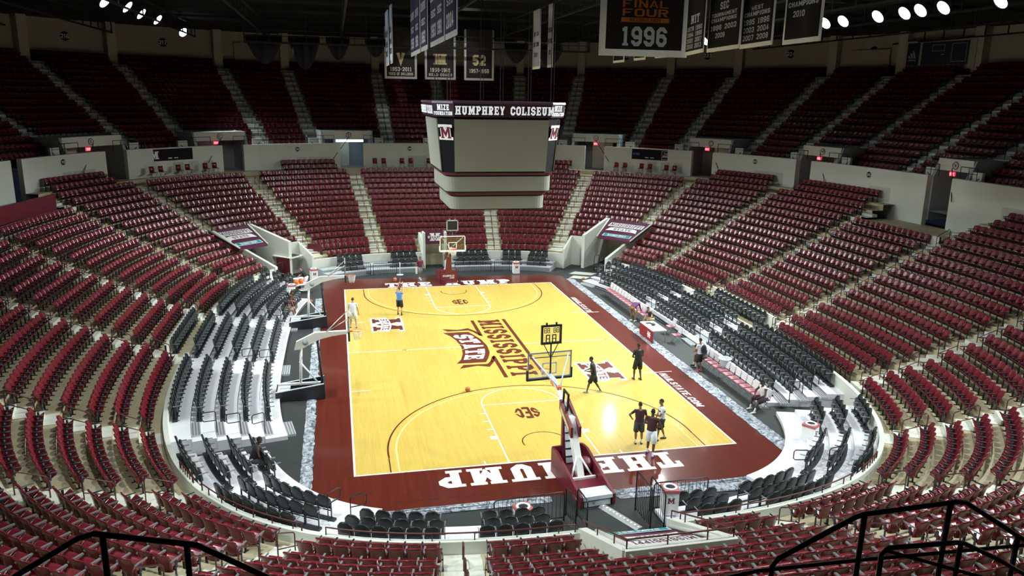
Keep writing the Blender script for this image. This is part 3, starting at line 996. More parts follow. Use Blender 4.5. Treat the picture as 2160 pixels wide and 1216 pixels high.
# ------------------------------------------------------------------ retractable decks and black chairs inside the oval
SIDE_D = [-1.02, -1.92, -2.82, -3.72, -4.60]
SIDE_Z = [.68, .56, .43, .30, .17]
RS_D = SIDE_D[:4]; RS_Z = [.66, .50, .34, .18]
CORN_D = [-1.05, -1.95, -2.80, -3.6]
CORN_Z = [.62, .46, .31, .17]
NE_D = [-1.22, -1.95, -2.68]
NE_Z = [.48, .30, .13]
END_D = [-1.25, -2.15]
END_Z = [.55, .35]
def wrap(a, b): return (a, b)
DECKS = [('right', -.093, .1245, RS_D, RS_Z), ('left', .372, .592, SIDE_D, SIDE_Z), ('right_corner', .812, .897, CORN_D, CORN_Z), ('left_corner', .602, .684, CORN_D, CORN_Z),
         ('far_left', .262, .332, END_D, END_Z), ('far_right', .170, .2435, END_D, END_Z), ('near_left', .684, .7395, NE_D, NE_Z), ('near_right', .768, .812, NE_D, NE_Z)]
for nm, s0, s1, D, Zs in DECKS:
    mb = MB()
    for jj, (d, z) in enumerate(zip(D, Zs)):
        s0_ = .399 if nm == 'left' and jj > 2 else s0
        ring_solid(mb, s0_, s1, [(d - .56, 0), (d - .56, z), (d - .52, z + .004), (d + .36, z + .004), (d + .36, 0)])
        ring_strip(mb, s0_ + .0002, s1 - .0002, [(d - .565, .02), (d - .565, z - .05)], 1)
    struct(mb.build('floor_riser_deck_' + nm, [M_DECK if nm[:3] != 'far' else mat('far_deck_grey', (.42, .46, .48), .4), M_DECKDARK if 'right' == nm or 'left' == nm else (mat('far_fascia', (.24, .27, .28), .4, metal=.2) if nm[:3] == 'far' else M_DECK)]), 'white seating riser deck', 'platform')
# black chair runs: (s0, s1, row offsets, heights, phrase)
RUNS = []
def run(s0, s1, D, Zs, phrase, gap0=.0, gap1=.0):
    RUNS.append((s0, s1, D, Zs, phrase))
run(.1165, .1255, RS_D[:3], RS_Z[:3], 'black chairs beside the right tunnel')
run(.0525, .1105, RS_D, RS_Z, 'black chairs, right far block')
run(-.0055, .0415, RS_D, RS_Z, 'black chairs, right middle block')
run(-.086, -.0175, RS_D, RS_Z, 'black chairs, right near block')
run(.3925, .4515, SIDE_D[:3], SIDE_Z[:3], 'black chairs, left far block, upper rows')
run(.402, .4515, SIDE_D[3:], SIDE_Z[3:], 'black chairs, left far block, lower rows')
run(.3735, .3835, SIDE_D[:3], SIDE_Z[:3], 'black chairs beside the left tunnel')
run(.4645, .5125, SIDE_D, SIDE_Z, 'black chairs, left middle block')
run(.5255, .5765, SIDE_D, SIDE_Z, 'black chairs, left near block')
run(AISLE['RI'] + .005, AISLE['RO'] - .005, [0], [.80], 'black chairs under the right white curb')
run(AISLE['A1'] + .005, AISLE['A0'] - .005, [0], [.80], 'black chairs under the left white curb')
run(.872, .892, CORN_D[:3], CORN_Z[:3], 'black chairs, right corner block')
run(.829, .862, CORN_D[:3], CORN_Z[:3], 'black chairs, near right corner block')
run(.601, .630, CORN_D, CORN_Z, 'black chairs, left corner block')
run(.6365, .672, CORN_D[:3], CORN_Z[:3], 'black chairs, near left corner block')
run(.680, .7085, NE_D, NE_Z, 'black chairs, near left end block')
run(.7165, .7375, NE_D, NE_Z, 'black chairs, near center block')
run(.7715, .785, NE_D, NE_Z, 'black chairs, near block by the ramp')
run(.791, .821, NE_D, NE_Z, 'black chairs, near right end block')
run(.263, .283, END_D, END_Z, 'black chairs, far center-left block')
run(.300, .318, END_D, END_Z, 'black chairs, far left block')
run(.216, .241, END_D, END_Z, 'black chairs, far center-right block')
run(.194, .209, END_D, END_Z, 'black chairs, far right block')
run(.1745, .190, END_D, END_Z, 'black chairs, far right corner block')
blk = []
for s0, s1, D, Zs, ph in RUNS:
    for j, (d, z) in enumerate(zip(D, Zs)):
        L = arclen(s0, s1, d); n = int(L[-1] / .52)
        for i in range(n):
            s = s_at(s0, s1, d, (L[-1] - n * .52) / 2 + .26 + .52 * i, L)
            x, y, nx, ny = cpt(s, d)
            blk.append((x, y, z + .004, inward(nx, ny), ph, len(D) - j, i, n, len(blk), len(D)))
bk, sp, st = black_parts()
inv = [b for b in blk if inframe((b[0], b[1], b[2] + .6))]
inv.sort(key=lambda b: pix((b[0], b[1], b[2] + .6))[2])
ids = {b[8] for b in inv[:300]}
rest = [b[:4] for b in blk if b[8] not in ids]
o = stuff_mesh('black_arena_chairs', [bk, sp, st], [{0: 0}, {0: 1}, {0: 2, 1: 3}], rest, [M_BLACKPAD, M_GREYPAD, M_IRON, M_STAND])
tag(o, 'black padded folding chairs in rows on the farther riser decks', 'chairs', kind='stuff')
first = None
for b in blk:
    if b[8] not in ids: continue
    x, y, z, rz, ph, row, i, n, _, nr = b
    rw = 'front row' if row == 1 else ('back row' if row == nr else ordn(row) + ' row')
    side = 'from the far or right end' if True else ''
    blockname = ph.replace('black chairs, ', '').replace('black chairs ', '')
    lab = f'black padded chair, {blockname}, {rw}, {ordn(i + 1)} counting counterclockwise round the court'
    if first is None:
        first = thing('arena_chair', lab, 'chair', (x, y, z), rz, ph)
        BP = [(bk.build('backrest', M_BLACKPAD, first), []), (sp.build('folded_seat', M_GREYPAD, first), []), (st.build('armrest_frame', [M_IRON, M_STAND], first), [])]
    else:
        dup(first, BP, (x, y, z), rz, lab, ph)
# dark seat tracks under the chair rows, loose silver steps in the gaps
mb = MB()
for s0, s1, D, Zs, ph in RUNS:
    for d, z in zip(D, Zs):
        ring_solid(mb, s0, s1, [(d - .09, z + .004), (d - .09, z + .075), (d + .11, z + .075), (d + .11, z + .004)])
struct(mb.build('trim_seat_tracks', M_DECKDARK), 'black seat tracks on the riser decks', 'track')
gapn = {.115: 'by the right tunnel', .047: 'right far-middle gap', -.0115: 'right middle gap', -.0895: 'right near gap', .458: 'left far-middle gap', .519: 'left middle gap', .583: 'left near gap'}
M_ALU = mat('brushed_aluminium', (.62, .65, .68), .4, metal=.35)
for s, nm in gapn.items():
    DD, ZZ = (SIDE_D, SIDE_Z) if nm[0] == 'l' else (RS_D, RS_Z)
    for j, (d, z) in enumerate(zip(DD, ZZ)):
        mb = MB()
        T = Tloc(s, d - .56, 0)
        z0 = z; lo = ZZ[j + 1] + .004 if j < len(DD) - 1 else 0
        h = max(.06, (z0 - lo) * .55)
        mb.box((0, .20, lo + h / 2), (1.35, .36, h), 0, T)
        for k in range(3): mb.box((0, .09 + k * .11, lo + h + .006), (1.33, .06, .012), 1, T)
        tag(mb.build('deck_step', [M_ALU, M_STAND]), f'silver deck step, {nm}, {ordn(len(DD) - j)} from the floor', 'step', 'silver steps between the chair blocks')
# ------------------------------------------------------------------ handrails
def rail_loop(name, label, grp, pts_world, r, m, mids=()):
    mb = MB(); mb.tube(pts_world, r, n=6)
    for a, b in mids: mb.tube([a, b], r * .85, n=6)
    return tag(mb.build(name, m), label, 'handrail', grp)
for a in ORDER:
    s = AISLE[a]; k = 1 if a not in ('RK', 'FL') else 3; c = 0
    if a == 'A3': k = 7
    if a == 'RK': k = 7
    if a == 'A4': k = 3
    while k < 15:
        T = Tloc(s, 0, 0)
        z0, z1 = zrow(k), zrow(k + 1)
        d0, d1 = drow(k) + .05, drow(k + 1) + .05
        W = lambda d, z: T @ Vector((0, -d, z))
        pts = [W(d0, z0), W(d0, z0 + .80), W(d0 + .06, z0 + .88), W(d1 - .06, z1 + .88), W(d1, z1 + .80), W(d1, z1)]
        c += 1
        mid = (W((d0 + d1) / 2, (zrow(k) + zrow(k + 1)) / 2))
        if inframe(mid, 40):
            rail_loop('aisle_handrail', f'maroon pipe handrail on the {ANAME[a]}, {ordn(c)} up from the court', 'maroon aisle handrails', pts, .021, M_RAIL, [(W(d0, z0 + .42), W(d1, z1 + .42))])
        k += 2
for i, s in enumerate(UPA):
    c = 0
    inv = any(a - .003 <= s <= b + .003 for b, a in VOM)
    k = 4 if inv else 1
    while k < 15:
        T = Tloc(s, 0, 0); z0, z1 = zup(k), zup(k + 1); d0, d1 = dup_(k), dup_(k + 1)
        W = lambda d, z: T @ Vector((0, -d, z))
        c += 1
        if inframe(W(d0, z0 + .4), 20):
            rail_loop('upper_handrail', f'dark handrail on upper stairs, {ordn(c)} up, stair flight {ordn(i + 1)} counting clockwise', 'dark handrails of the upper tier', [W(d0, z0), W(d0, z0 + .85), W(d1, z1 + .85), W(d1, z1)], .022, M_BLKRAIL)
        k += 2
# maroon pipe rail on top of the low wall behind the end chairs
def wall_rail(s0, s1, label):
    mb = MB(); z = zrow(1) + .42
    pts = [(*cpt(s0 + (s1 - s0) * i / 30, -.71)[:2], z + .24) for i in range(31)]
    e0, e1 = pts[0], pts[-1]
    mb.tube([(e0[0], e0[1], z)] + pts + [(e1[0], e1[1], z)], .024, n=6)
    for i in range(3, 30, 5): mb.tube([(pts[i][0], pts[i][1], z), pts[i]], .02, n=6)
    tag(mb.build('wall_rail', M_RAIL), label, 'handrail', 'maroon rails on the low white wall')
wall_rail(.6365, .6735, 'maroon rail on the white wall behind the near left corner chairs')
wall_rail(.680, .739, 'maroon rail on the white wall behind the near end chairs, left of the ramp')
wall_rail(.765, .8215, 'maroon rail on the white wall behind the near end chairs, right of the ramp')
wall_rail(.829, .842, 'short maroon rail on the white wall at the near right corner')
wall_rail(.620, .631, 'short maroon rail on the white wall at the left corner')
# ------------------------------------------------------------------ tunnels through the lower bowl
M_PURPLE = mat('maroon_vinyl_banner', (.085, .012, .045), .45)
M_TEAL = mat('teal_print', (.0, .28, .30), .45)
M_SIGNW = mat('sign_white', (.85, .85, .86), .45)
M_BEIGE = mat('beige_door', (.42, .40, .26), .7)
def rad_wall(mb, s, d0, d1, top, th=.22, mi=0, bot=0.0):
    """wall along a radius; top = [(d,z)...]"""
    x0, y0, nx, ny = cpt(s, 0); tx, ty = -ny * th / 2, nx * th / 2
    pts = [(d0, bot)] + [(d1, bot)] + list(reversed(top))
    A = [(x0 + d * nx + tx, y0 + d * ny + ty, z) for d, z in pts]; B = [(x0 + d * nx - tx, y0 + d * ny - ty, z) for d, z in pts]
    n = len(pts)
    mb.add(A + B, [list(range(n)), list(range(n, 2 * n))[::-1]] + [(i, n + i, n + (i + 1) % n, (i + 1) % n) for i in range(n)], mi)
def tunnel(label, FLp, FRp, BRp, BLp, lines, th=.14):
    FLp, FRp, BRp, BLp = map(Vector, (FLp, FRp, BRp, BLp))
    t = thing('tunnel_canopy', label, 'canopy', (0, 0, 0), 0, None)
    dn = Vector((0, 0, -th)); mb = MB()
    mb.hexa([FLp + dn, FRp + dn, BRp + dn, BLp + dn], [FLp, FRp, BRp, BLp])
    mb.build('canopy_panel', M_PURPLE, t)
    xa = (BRp - BLp).normalized(); c = (FLp + FRp + BRp + BLp) / 4; ya = ((BLp + BRp) / 2 - (FLp + FRp) / 2)
    up = xa.cross(ya).normalized()
    ed = MB()
    for p, q in ((FLp, BLp), (FRp, BRp)):
        ed.tube([p + up * .05, q + up * .05], .07, n=6)
    ed.build('edge_trim', M_WALL, t)
    W = (BRp - BLp).length * .9; H = ya.length
    for txt, yc, h, w, kind in lines:
        T = plane(c + ya * yc + up * .02, xa, ya)
        if kind == 'box':
            b = MB(); b.box((0, h / 2, 0), (w * W * 1.06, h * 1.7, .012), 0, T); b.build('sponsor_panel', M_SIGNW, t)
            b = MB(); b.box((0, h / 2, .006), (w * W, h * 1.45, .012), 0, T); b.build('sponsor_field', M_TEAL, t)
            b = MB(); lay(b, text_quads(txt, h, w * W * .7, sw=1.3, slab=False), Matrix.Translation(up * .015) @ T); b.build('sponsor_lettering', M_SIGNW, t)
        elif kind == 'out':
            b = MB(); b.box((0, h / 2, 0), (w * W * 1.08, h * 1.35, .012), 0, T); b.build('name_panel', M_SIGNW, t)
            b = MB(); lay(b, text_quads(txt, h, w * W, sw=1.35), Matrix.Translation(up * .012) @ T); b.build('name_lettering', M_PURPLE, t)
        else:
            b = MB(); b.prism([(-w * W * .62, -h * .35), (-w * W * .4, -.05), (w * W * .4, -.05), (w * W * .62, -h * .35), (w * W * .55, h * 1.0), (w * W * .4, h * 1.25), (-w * W * .4, h * 1.25), (-w * W * .55, h * 1.0)], -.006, .006, 0, T); b.build('ribbon_panel', M_SIGNW, t)
            b = MB(); lay(b, text_quads(txt, h * .8, w * W * .72, sw=1.4), Matrix.Translation(up * .012 + ya.normalized() * h * .12) @ T); b.build('ribbon_lettering', M_PURPLE, t)
    return t
LINES = [('MISSISSIPPI', .16, .48, .80, 'out'), ('STATE', -.06, .40, .62, 'rib'), ('BANKFIRST', -.36, .26, .66, 'box')]
tunnel('purple banner canopy over the far left tunnel, with white lettering', (-15.0, 17.6, 2.55), (-13.2, 19.3, 2.55), (-14.8, 22.0, 3.6), (-17.4, 19.6, 3.6), LINES)
tunnel('purple banner canopy over the far right tunnel, with white lettering', (12.9, 19.2, 2.55), (14.8, 16.6, 2.55), (17.45, 18.6, 3.6), (14.8, 21.7, 3.6), LINES)
tunnel('maroon banner canopy over the near ramp, seen from behind', (1.25, -22.1, 1.45), (-.95, -21.95, 1.45), (-.85, -24.7, 2.55), (1.62, -24.75, 2.55), [('MISSISSIPPI', .10, .42, .8, 'out'), ('STATE', -.12, .36, .6, 'rib'), ('BANKFIRST', -.42, .22, .8, 'box')])
t = thing('portal_sign', 'purple sign with a white letter emblem over the far center doorway', 'sign', (0, 0, 0))
mb = MB(); mb.hexa([(-1.15, 20.95, 1.95), (.45, 20.95, 1.95), (.45, 20.99, 1.95), (-1.15, 20.99, 1.95)], [(-1.2, 21.15, 2.95), (.5, 21.15, 2.95), (.5, 21.19, 2.95), (-1.2, 21.19, 2.95)]); mb.build('sign_panel', M_PURPLE, t)
T = plane((-.3, 20.99, 2.2), (1, 0, 0), (0, .2, 1))
mb = MB(); lay(mb, text_quads('M', .62, .85, sw=1.7), Matrix.Translation((0, -.01, 0)) @ T); mb.build('sign_emblem', M_SIGNW, t)
mb = MB(); mb.box((0, .30, .02), (1.15, .2, .012), 0, T); mb.build('emblem_ribbon', M_SIGNW, t)
mb = MB(); lay(mb, text_quads('STATE', .14, .95), Matrix.Translation((0, -.04, .24)) @ plane((-.3, 20.99, 2.2), (1, 0, 0), (0, .2, 1))); mb.build('ribbon_lettering', M_PURPLE, t)
mb = MB()
mb.box((-1.22, 21.2, 1.45), (.2, .9, 2.9)); mb.box((.52, 21.2, 1.45), (.2, .9, 2.9))
for s, (d0, d1) in ((.2461, (-.8, 2.0)), (.2595, (-.8, 2.0))): rad_wall(mb, s, d0, d1, [(d0, 2.2), (d1, 2.4)])
struct(mb.build('wall_portal_far', M_WALL), 'white walls of the far center doorway', 'wall')
mb = MB(); mb.box((-.35, 22.1, 1.1), (1.5, .06, 2.2)); struct(mb.build('door_far', M_BEIGE), 'olive double door in the far center doorway', 'door')
mb = MB()
for s, d0, d1, z0, z1 in ((.3650, -.9, 4.6, 1.35, 3.62), (.1312, -.9, 4.6, 1.35, 3.62)):
    rad_wall(mb, s, d0, d1, [(d0, z0), (d1, z1)], .26)
for s in (.3445, .1545):
    rad_wall(mb, s, .1, 4.6, [(.1, 2.75), (4.6, 3.62)], .26)
struct(mb.build('wall_tunnels', M_WALL), 'white side walls of the far corner tunnels', 'wall')
mb = MB()
rad_wall(mb, .334, -.9, 1.0, [(-.9, 1.6), (1.0, 2.45)], .16); ring_solid(mb, .334, .3445, [(.9, 0), (.9, 2.45), (1.05, 2.45), (1.05, 0)])
rad_wall(mb, .165, -.9, 1.0, [(-.9, 1.6), (1.0, 2.45)], .16); ring_solid(mb, .1545, .165, [(.9, 0), (.9, 2.45), (1.05, 2.45), (1.05, 0)])
struct(mb.build('wall_alcoves', M_WALL), 'white alcove walls beside the tunnels', 'wall')
mb = MB()
for s in (.7410, .7630): rad_wall(mb, s, -.8, 2.78, [(-.8, 1.25), (2.78, 2.75)], .26)
ring_solid(mb, .7405, .7635, [(2.62, 1.6), (2.62, 2.75), (2.84, 2.75), (2.84, 1.6)])
struct(mb.build('wall_ramp', M_WALL), 'white parapet walls round the near ramp', 'wall')
for nm, pts in (('left side of', [(.7410, -.8, 1.25), (.7410, 2.72, 2.75)]), ('back of', [(.7410, 2.72, 2.75), (.7630, 2.72, 2.75)]), ('right side of', [(.7630, 2.72, 2.75), (.7630, -.8, 1.25)])):
    P = []
    (sa_, da, za), (sb_, db, zb) = pts
    for i in range(9):
        u = i / 8; q = cpt(sa_ + (sb_ - sa_) * u, da + (db - da) * u); P.append((q[0], q[1], za + (zb - za) * u + .26))
    mb = MB(); mb.tube(P, .024, n=6)
    for i in (0, 3, 6, 8): mb.tube([P[i], (P[i][0], P[i][1], P[i][2] - .27)], .02, n=6)
    tag(mb.build('parapet_rail', M_RAIL), f'maroon rail along the {nm} the near ramp parapet', 'handrail', 'maroon rails of the ramp parapet')
# alcove furnishings by the left tunnel: white box with maroon panels
t = thing('media_box', 'white and maroon interview box beside the far left tunnel', 'booth', (-11.8, 19.9, 0), math.radians(-42))
mb = MB(); mb.box((0, 0, 1.5), (1.9, 1.5, .08)); mb.box((-.92, 0, .75), (.06, 1.5, 1.5)); mb.build('platform', M_WALL, t)
mb = MB(); mb.box((.25, -.75, .75), (1.35, .05, 1.5)); mb.build('front_panel', M_MAROON, t)
mb = MB(); mb.box((.2, .1, 1.56), (1.1, .8, .04)); mb.build('mat', M_DECKDARK, t)
tag(MB().box((-9.8, 21.9, 1.0), (1.2, .06, 2.0), rz=math.radians(-25)).build('maroon_panel', M_MAROON), 'tall maroon panel at the foot of the far left stairs', 'panel')
# ------------------------------------------------------------------ stairway mouths of the upper tier
def disc_sign(T, r, s, parent=None, nm='number_disc', label=None, grp=None, white=False):
    mb = MB(); mb.lathe([(0, 0), (r, 0), (r, .02), (0, .02)], T=T, n=20)
    o = mb.build(nm, M_SIGNW if white else M_BLACK, parent)
    if white:
        k = MB(); k.tube([(r * .95 * math.cos(a), r * .95 * math.sin(a), .025) for a in np.linspace(0, 2 * PI, 21)[:-1]], r * .09, T=T, n=5, closed=True); k.build('ring', M_BLACK, o)
    k = MB(); lay(k, [[p - np.array([0, r * .45]) for p in q] for q in text_quads(s, r * .9, None, sw=1.3, slab=False)], T @ Matrix.Translation((0, 0, .026)))
    k.build('number', M_BLACK if white else M_SIGNW, o)
    if label: tag(o, label, 'sign', grp)
    return o
def face(s, d, z):
    """matrix on a wall at offset d, local x to the viewer's right, y up, z toward the court"""
    x, y, nx, ny = cpt(s, d)
    return plane((x, y, z), (ny, -nx, 0), (0, 0, 1))
LET = ['B', 'C', 'D', 'F', 'H', 'L', 'M', 'N']
M_EXIT = mat('exit_red', (.6, .02, .04), .4, emit=(1, .05, .10), estr=1.6)
VNAME = ['far left corner', 'left far', 'far center-left', 'far center behind the video board', 'far center-right', 'far right', 'right far corner', 'right']
for i, (b, a) in enumerate(VOM):
    m = (a + b) / 2; mb = MB()
    for s in (a, b):
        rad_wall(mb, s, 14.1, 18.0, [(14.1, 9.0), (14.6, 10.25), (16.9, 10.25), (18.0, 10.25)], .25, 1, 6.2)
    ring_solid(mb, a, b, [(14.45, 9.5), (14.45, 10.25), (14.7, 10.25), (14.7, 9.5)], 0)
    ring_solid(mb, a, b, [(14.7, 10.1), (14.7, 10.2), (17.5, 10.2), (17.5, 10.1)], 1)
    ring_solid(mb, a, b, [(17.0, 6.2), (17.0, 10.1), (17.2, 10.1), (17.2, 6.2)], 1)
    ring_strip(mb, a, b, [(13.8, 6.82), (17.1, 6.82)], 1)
    # inner wall that turns the stair, pale
    q = m + (.003 if m > .25 else -.003)
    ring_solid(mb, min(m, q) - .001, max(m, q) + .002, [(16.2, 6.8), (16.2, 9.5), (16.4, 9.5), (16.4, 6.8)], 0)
    struct(mb.build('wall_stairway', [M_WALL, M_WALLDARK]), 'stairway mouth in the upper tier', 'wall')
    # short white flank walls with arrows beside the mouth
    for s, sg in ((a - .0035, 1), (b + .0035, -1)):
        mb = MB(); T = face(s, 14.45, 8.5)
        mb.box((0, .55, 0), (.85, 1.1, .2), 0, T); o = mb.build('wall_flank', M_WALL); struct(o, 'short white wall beside a stairway mouth', 'wall')
        k = MB(); lay(k, stroke([(-.22 * sg, .35), (.22 * sg, .75)], .07), T @ Matrix.Translation((0, 0, .105))); k.build('arrow', M_BLACK, o)
    T = face(m, 14.44, 9.86)
    disc_sign(T, .24, LET[i], None, 'letter_disc', f'round white sign with a letter over the {VNAME[i]} stairway', 'letter signs over the stairways', True)
    if i not in (2, 3):
        T = face(m + (.0012 if i != 4 else 0), 14.42, 9.32)
        t = thing('exit_sign', f'glowing red exit sign under the {VNAME[i]} stairway lintel', 'sign', (0, 0, 0), 0, 'red exit signs')
        k = MB(); k.box((0, 0, 0), (.42, .26, .08), 0, T); k.build('sign_box', M_EXIT, t)
        k = MB(); lay(k, [[p - np.array([0, .07]) for p in q] for q in text_quads('EXIT', .14, .32, sw=1.2, slab=False)], T @ Matrix.Translation((0, 0, .042))); k.build('exit_lettering', mat('exit_letter', (.9, .5, .5), .4, emit=(1, .6, .65), estr=1.5), t)
    # rails across the mouth
    for j, (u0, u1) in enumerate(((a - .006, a + .004), (b - .004, b + .006))):
        P = [cpt(u0 + (u1 - u0) * k / 6, 14.05) for k in range(7)]
        mb = MB(); mb.tube([(p[0], p[1], 9.12 + .75) for p in P], .025, n=6); mb.tube([(p[0], p[1], 9.12 + .38) for p in P], .02, n=6)
        for k in (0, 3, 6): mb.tube([(P[k][0], P[k][1], 9.1), (P[k][0], P[k][1], 9.88)], .022, n=6)
        tag(mb.build('mouth_rail', M_BLKRAIL), f'dark guard rail at the {VNAME[i]} stairway, its {"right" if j == 0 else "left"} side', 'handrail', 'dark guard rails at the stairway mouths')
    # stair rail running down through the gap
    P = [(cpt(m + (b - m) * .7 * (1 if m > .25 else -1) * u + 0, 14.2 - .6 * u)[:2], 9.7 - 2.0 * u) for u in (0, .5, 1)]
    mb = MB(); mb.tube([(p[0][0], p[0][1], p[1]) for p in P], .03, n=6); tag(mb.build('stair_rail', M_BLKRAIL), f'dark sloping stair rail in the {VNAME[i]} stairway', 'handrail', 'sloping stair rails')
# light over the door behind the far center-left stairway
mb = MB(); T = face(.2868, 14.75, 9.3); mb.box((0, 0, 0), (2.6, .22, .1), 0, T)
tag(mb.build('strip_light', mat('strip_light', (1, 1, 1), .4, emit=(.75, .92, 1), estr=3)), 'long white strip light over the far center-left stairway doors', 'light')
mb = MB(); T = face(.2868, 16.9, 7.9)
for x in (-.75, .75): mb.box((x, 0, 0), (1.4, 2.3, .06), 0, T)
struct(mb.build('door_concourse', mat('blue_grey_door', (.30, .38, .45), .5)), 'pale blue double doors under the strip light', 'door')
# number discs: concourse walls and outer wall
for i, (b, a) in enumerate(WALLS[:8]):
    disc_sign(face((a + b) / 2 + (b - a) * (.02 if i > 3 else -.02), WD - .03, 8.62), .2, str(112 - i), None, 'number_disc', f'round black section sign {["", "", "", ""][0]}on the concourse wall, {ordn(i + 1)} from the left', 'black section signs on the concourse wall')
NUM = {.390: 214, .3655: 215, .345: 216, .327: 217, .3083: 218, .2140: 221, .1726: 222, .1546: 223, .1355: 224, .1142: 225, .0922: 226}
for j, (s, n_) in enumerate(NUM.items()):
    disc_sign(face(s, D_OUT - .04, 18.35), .42, str(n_), None, 'number_disc', f'round black sign numbered {n_} high on the outer wall', 'black section signs on the outer wall')
# pale hanging panels along the outer wall
for j, (s, w, z, h) in enumerate(((.3083, 3.6, 17.75, 1.9), (.2060, 3.2, 17.6, 1.9), (.1142, 3.6, 17.5, 1.9))):
    T = face(s, D_OUT - .35, z); mb = MB(); mb.box((0, 0, 0), (w, h, .05), 0, T); mb.tube([(-w * .3, h / 2, 0), (-w * .3, h / 2 + .7, 0)], .02, T=T, n=5); mb.tube([(w * .3, h / 2, 0), (w * .3, h / 2 + .7, 0)], .02, T=T, n=5)
    tag(mb.build('hanging_panel', M_UPWALL), f'pale blank panel hung before the outer wall, {["left far", "far center-right", "right far"][j]}', 'panel', 'pale panels at the outer wall')
# auxiliary scoreboard high on the right
t = thing('wall_scoreboard', 'dark framed scoreboard high on the outer wall at right', 'scoreboard', (0, 0, 0))
T = face(.0925, D_OUT - .9, 17.75)
mb = MB(); mb.box((0, 0, 0), (6.6, 2.4, .25), 0, T); mb.build('frame', mat('pale_frame', (.36, .36, .33), .6), t)
mb = MB(); mb.box((-2.45, .1, .13), (1.2, 1.9, .04), 0, T); mb.box((.55, .1, .13), (4.3, 1.9, .04), 0, T); mb.build('display', mat('navy_display', (.012, .014, .04), .4), t)
mb = MB()
for k in range(3):
    h = .25 + .2 * k; mb.add([(-2.8 + k * .25, -.25, .16), (-2.62 + k * .25, -.25, .16), (-2.62 + k * .25 - h * .35, -.25 + h, .16), (-2.8 + k * .25 - h * .35, -.25 + h, .16)], [(0, 1, 2, 3)], 0, T)
mb.box((-2.45, -.4, .155), (.7, .1, .01), 0, T)
mb.build('display_emblem', mat('dim_white', (.35, .36, .42), .5), t); mb = MB()
for x0, x1, y0, y1 in ((-.6, .5, .3, .8), (1.2, 2.5, -.6, .85)):
    lay(mb, stroke([(x0, y0), (x1, y0), (x1, y1), (x0, y1)], .04, True), T @ Matrix.Translation((0, 0, .16)))
    mb.build('display_marks', mat('dim_white', (.35, .36, .42), .5), t); mb = MB()
mb.box((.4, .0, .155), (.3, .06, .01), 0, T)
mb.build('display_marks', mat('dim_white', (.35, .36, .42), .5), t)
# advertising boards on the concourse wall
for s, w, lab, txt, col, t2 in ((.3455, 4.6, 'dark maroon message board on the far left concourse wall', '', (.8, .8, .8), 'M'), (.1545, 4.6, 'dark message board on the far right concourse wall, blue and white lettering', 'C SPIRE', (.10, .22, .75), 'FARM')):
    t = thing('message_board', lab, 'sign', (0, 0, 0))
    T = face(s, WD - .04, 8.55)
    mb = MB(); mb.box((0, 0, 0), (w, .95, .07), 0, T); mb.build('board', mat('board_dark', (.012, .007, .012), .7, spec=.15), t)
    mb = MB()
    if txt:
        k = MB(); lay(k, text_quads(txt, .2, 1.0, sw=1.2, slab=False), T @ Matrix.Translation((-1.5, -.08, .04))); k.build('blue_lettering', mat('blue_print', col, .5), t)
        lay(mb, text_quads('FARM', .2, .62, sw=1.3), T @ Matrix.Translation((1.72, .06, .04))); lay(mb, text_quads('BUREAU', .2, .85, sw=1.3), T @ Matrix.Translation((1.72, -.2, .04)))
        lay(mb, stroke([(1.2, -.38), (2.24, -.38), (2.24, .38), (1.2, .38)], .03, True), T @ Matrix.Translation((0, 0, .04)))
    else:
        lay(mb, text_quads('M', .62, .8, sw=1.7), T @ Matrix.Translation((-1.7, -.31, .04)))
    for x in (-.3, .25): mb.box((x, -.28, .04), (.35, .07, .01), 0, T)
    mb.build('white_lettering', M_SIGNW, t)
# ------------------------------------------------------------------ centre-hung video board
def octo(h, c): return [(-(h - c), -h), (h - c, -h), (h, -(h - c)), (h, h - c), (h - c, h), (-(h - c), h), (-h, h - c), (-h, -(h - c))]
def rounded(h, r, n=6):
    P = []
    for cx, cy, a0 in ((h - r, -(h - r), -90), (h - r, h - r, 0), (-(h - r), h - r, 90), (-(h - r), -(h - r), 180)):
        for i in range(n + 1):
            a = math.radians(a0 + 90 * i / n); P.append((cx + r * math.cos(a), cy + r * math.sin(a)))
    return P
def frustum(mb, lo, hi, z0, z1, mi=0):
    n = len(lo); mb.add([(p[0], p[1], z0) for p in lo] + [(p[0], p[1], z1) for p in hi], [list(range(n))[::-1], list(range(n, 2 * n))] + [(i, (i + 1) % n, n + (i + 1) % n, n + i) for i in range(n)], mi)
vb = thing('video_board', 'huge four-sided video board hung over center court', 'scoreboard', (.08, 0, 0))
mb = MB(); frustum(mb, octo(2.86, .62), octo(3.12, .80), 9.95, 12.66); mb.build('housing', mat('board_black', (.005, .0055, .007), .7, spec=.1), vb)
M_SCREEN = mat('screen_off', (.225, .235, .20), .5, noise=(9, .3, (.205, .22, .195)))
for k in range(4):
    R = Matrix.Rotation(k * PI / 2, 4, 'Z'); s = MB()
    s.hexa([(-2.30, -2.90, 10.02), (2.30, -2.90, 10.02), (2.30, -2.86, 10.02), (-2.30, -2.86, 10.02)], [(-2.36, -3.14, 12.55), (2.36, -3.14, 12.55), (2.36, -3.08, 12.55), (-2.36, -3.08, 12.55)], 0, R)
    s.build('video_screen', M_SCREEN, vb)
mb = MB(); frustum(mb, octo(3.28, .88), octo(3.34, .90), 12.66, 13.30); mb.build('name_band', mat('band_maroon', (.028, .008, .014), .4), vb)
mb = MB(); frustum(mb, octo(3.38, .90), octo(3.36, .90), 13.30, 13.40); mb.build('band_cap', mat('cap_purple', (.11, .055, .10), .4), vb)
M_LIT = mat('backlit_white', (.85, .87, .9), .4, emit=(.8, .85, .95), estr=.55)
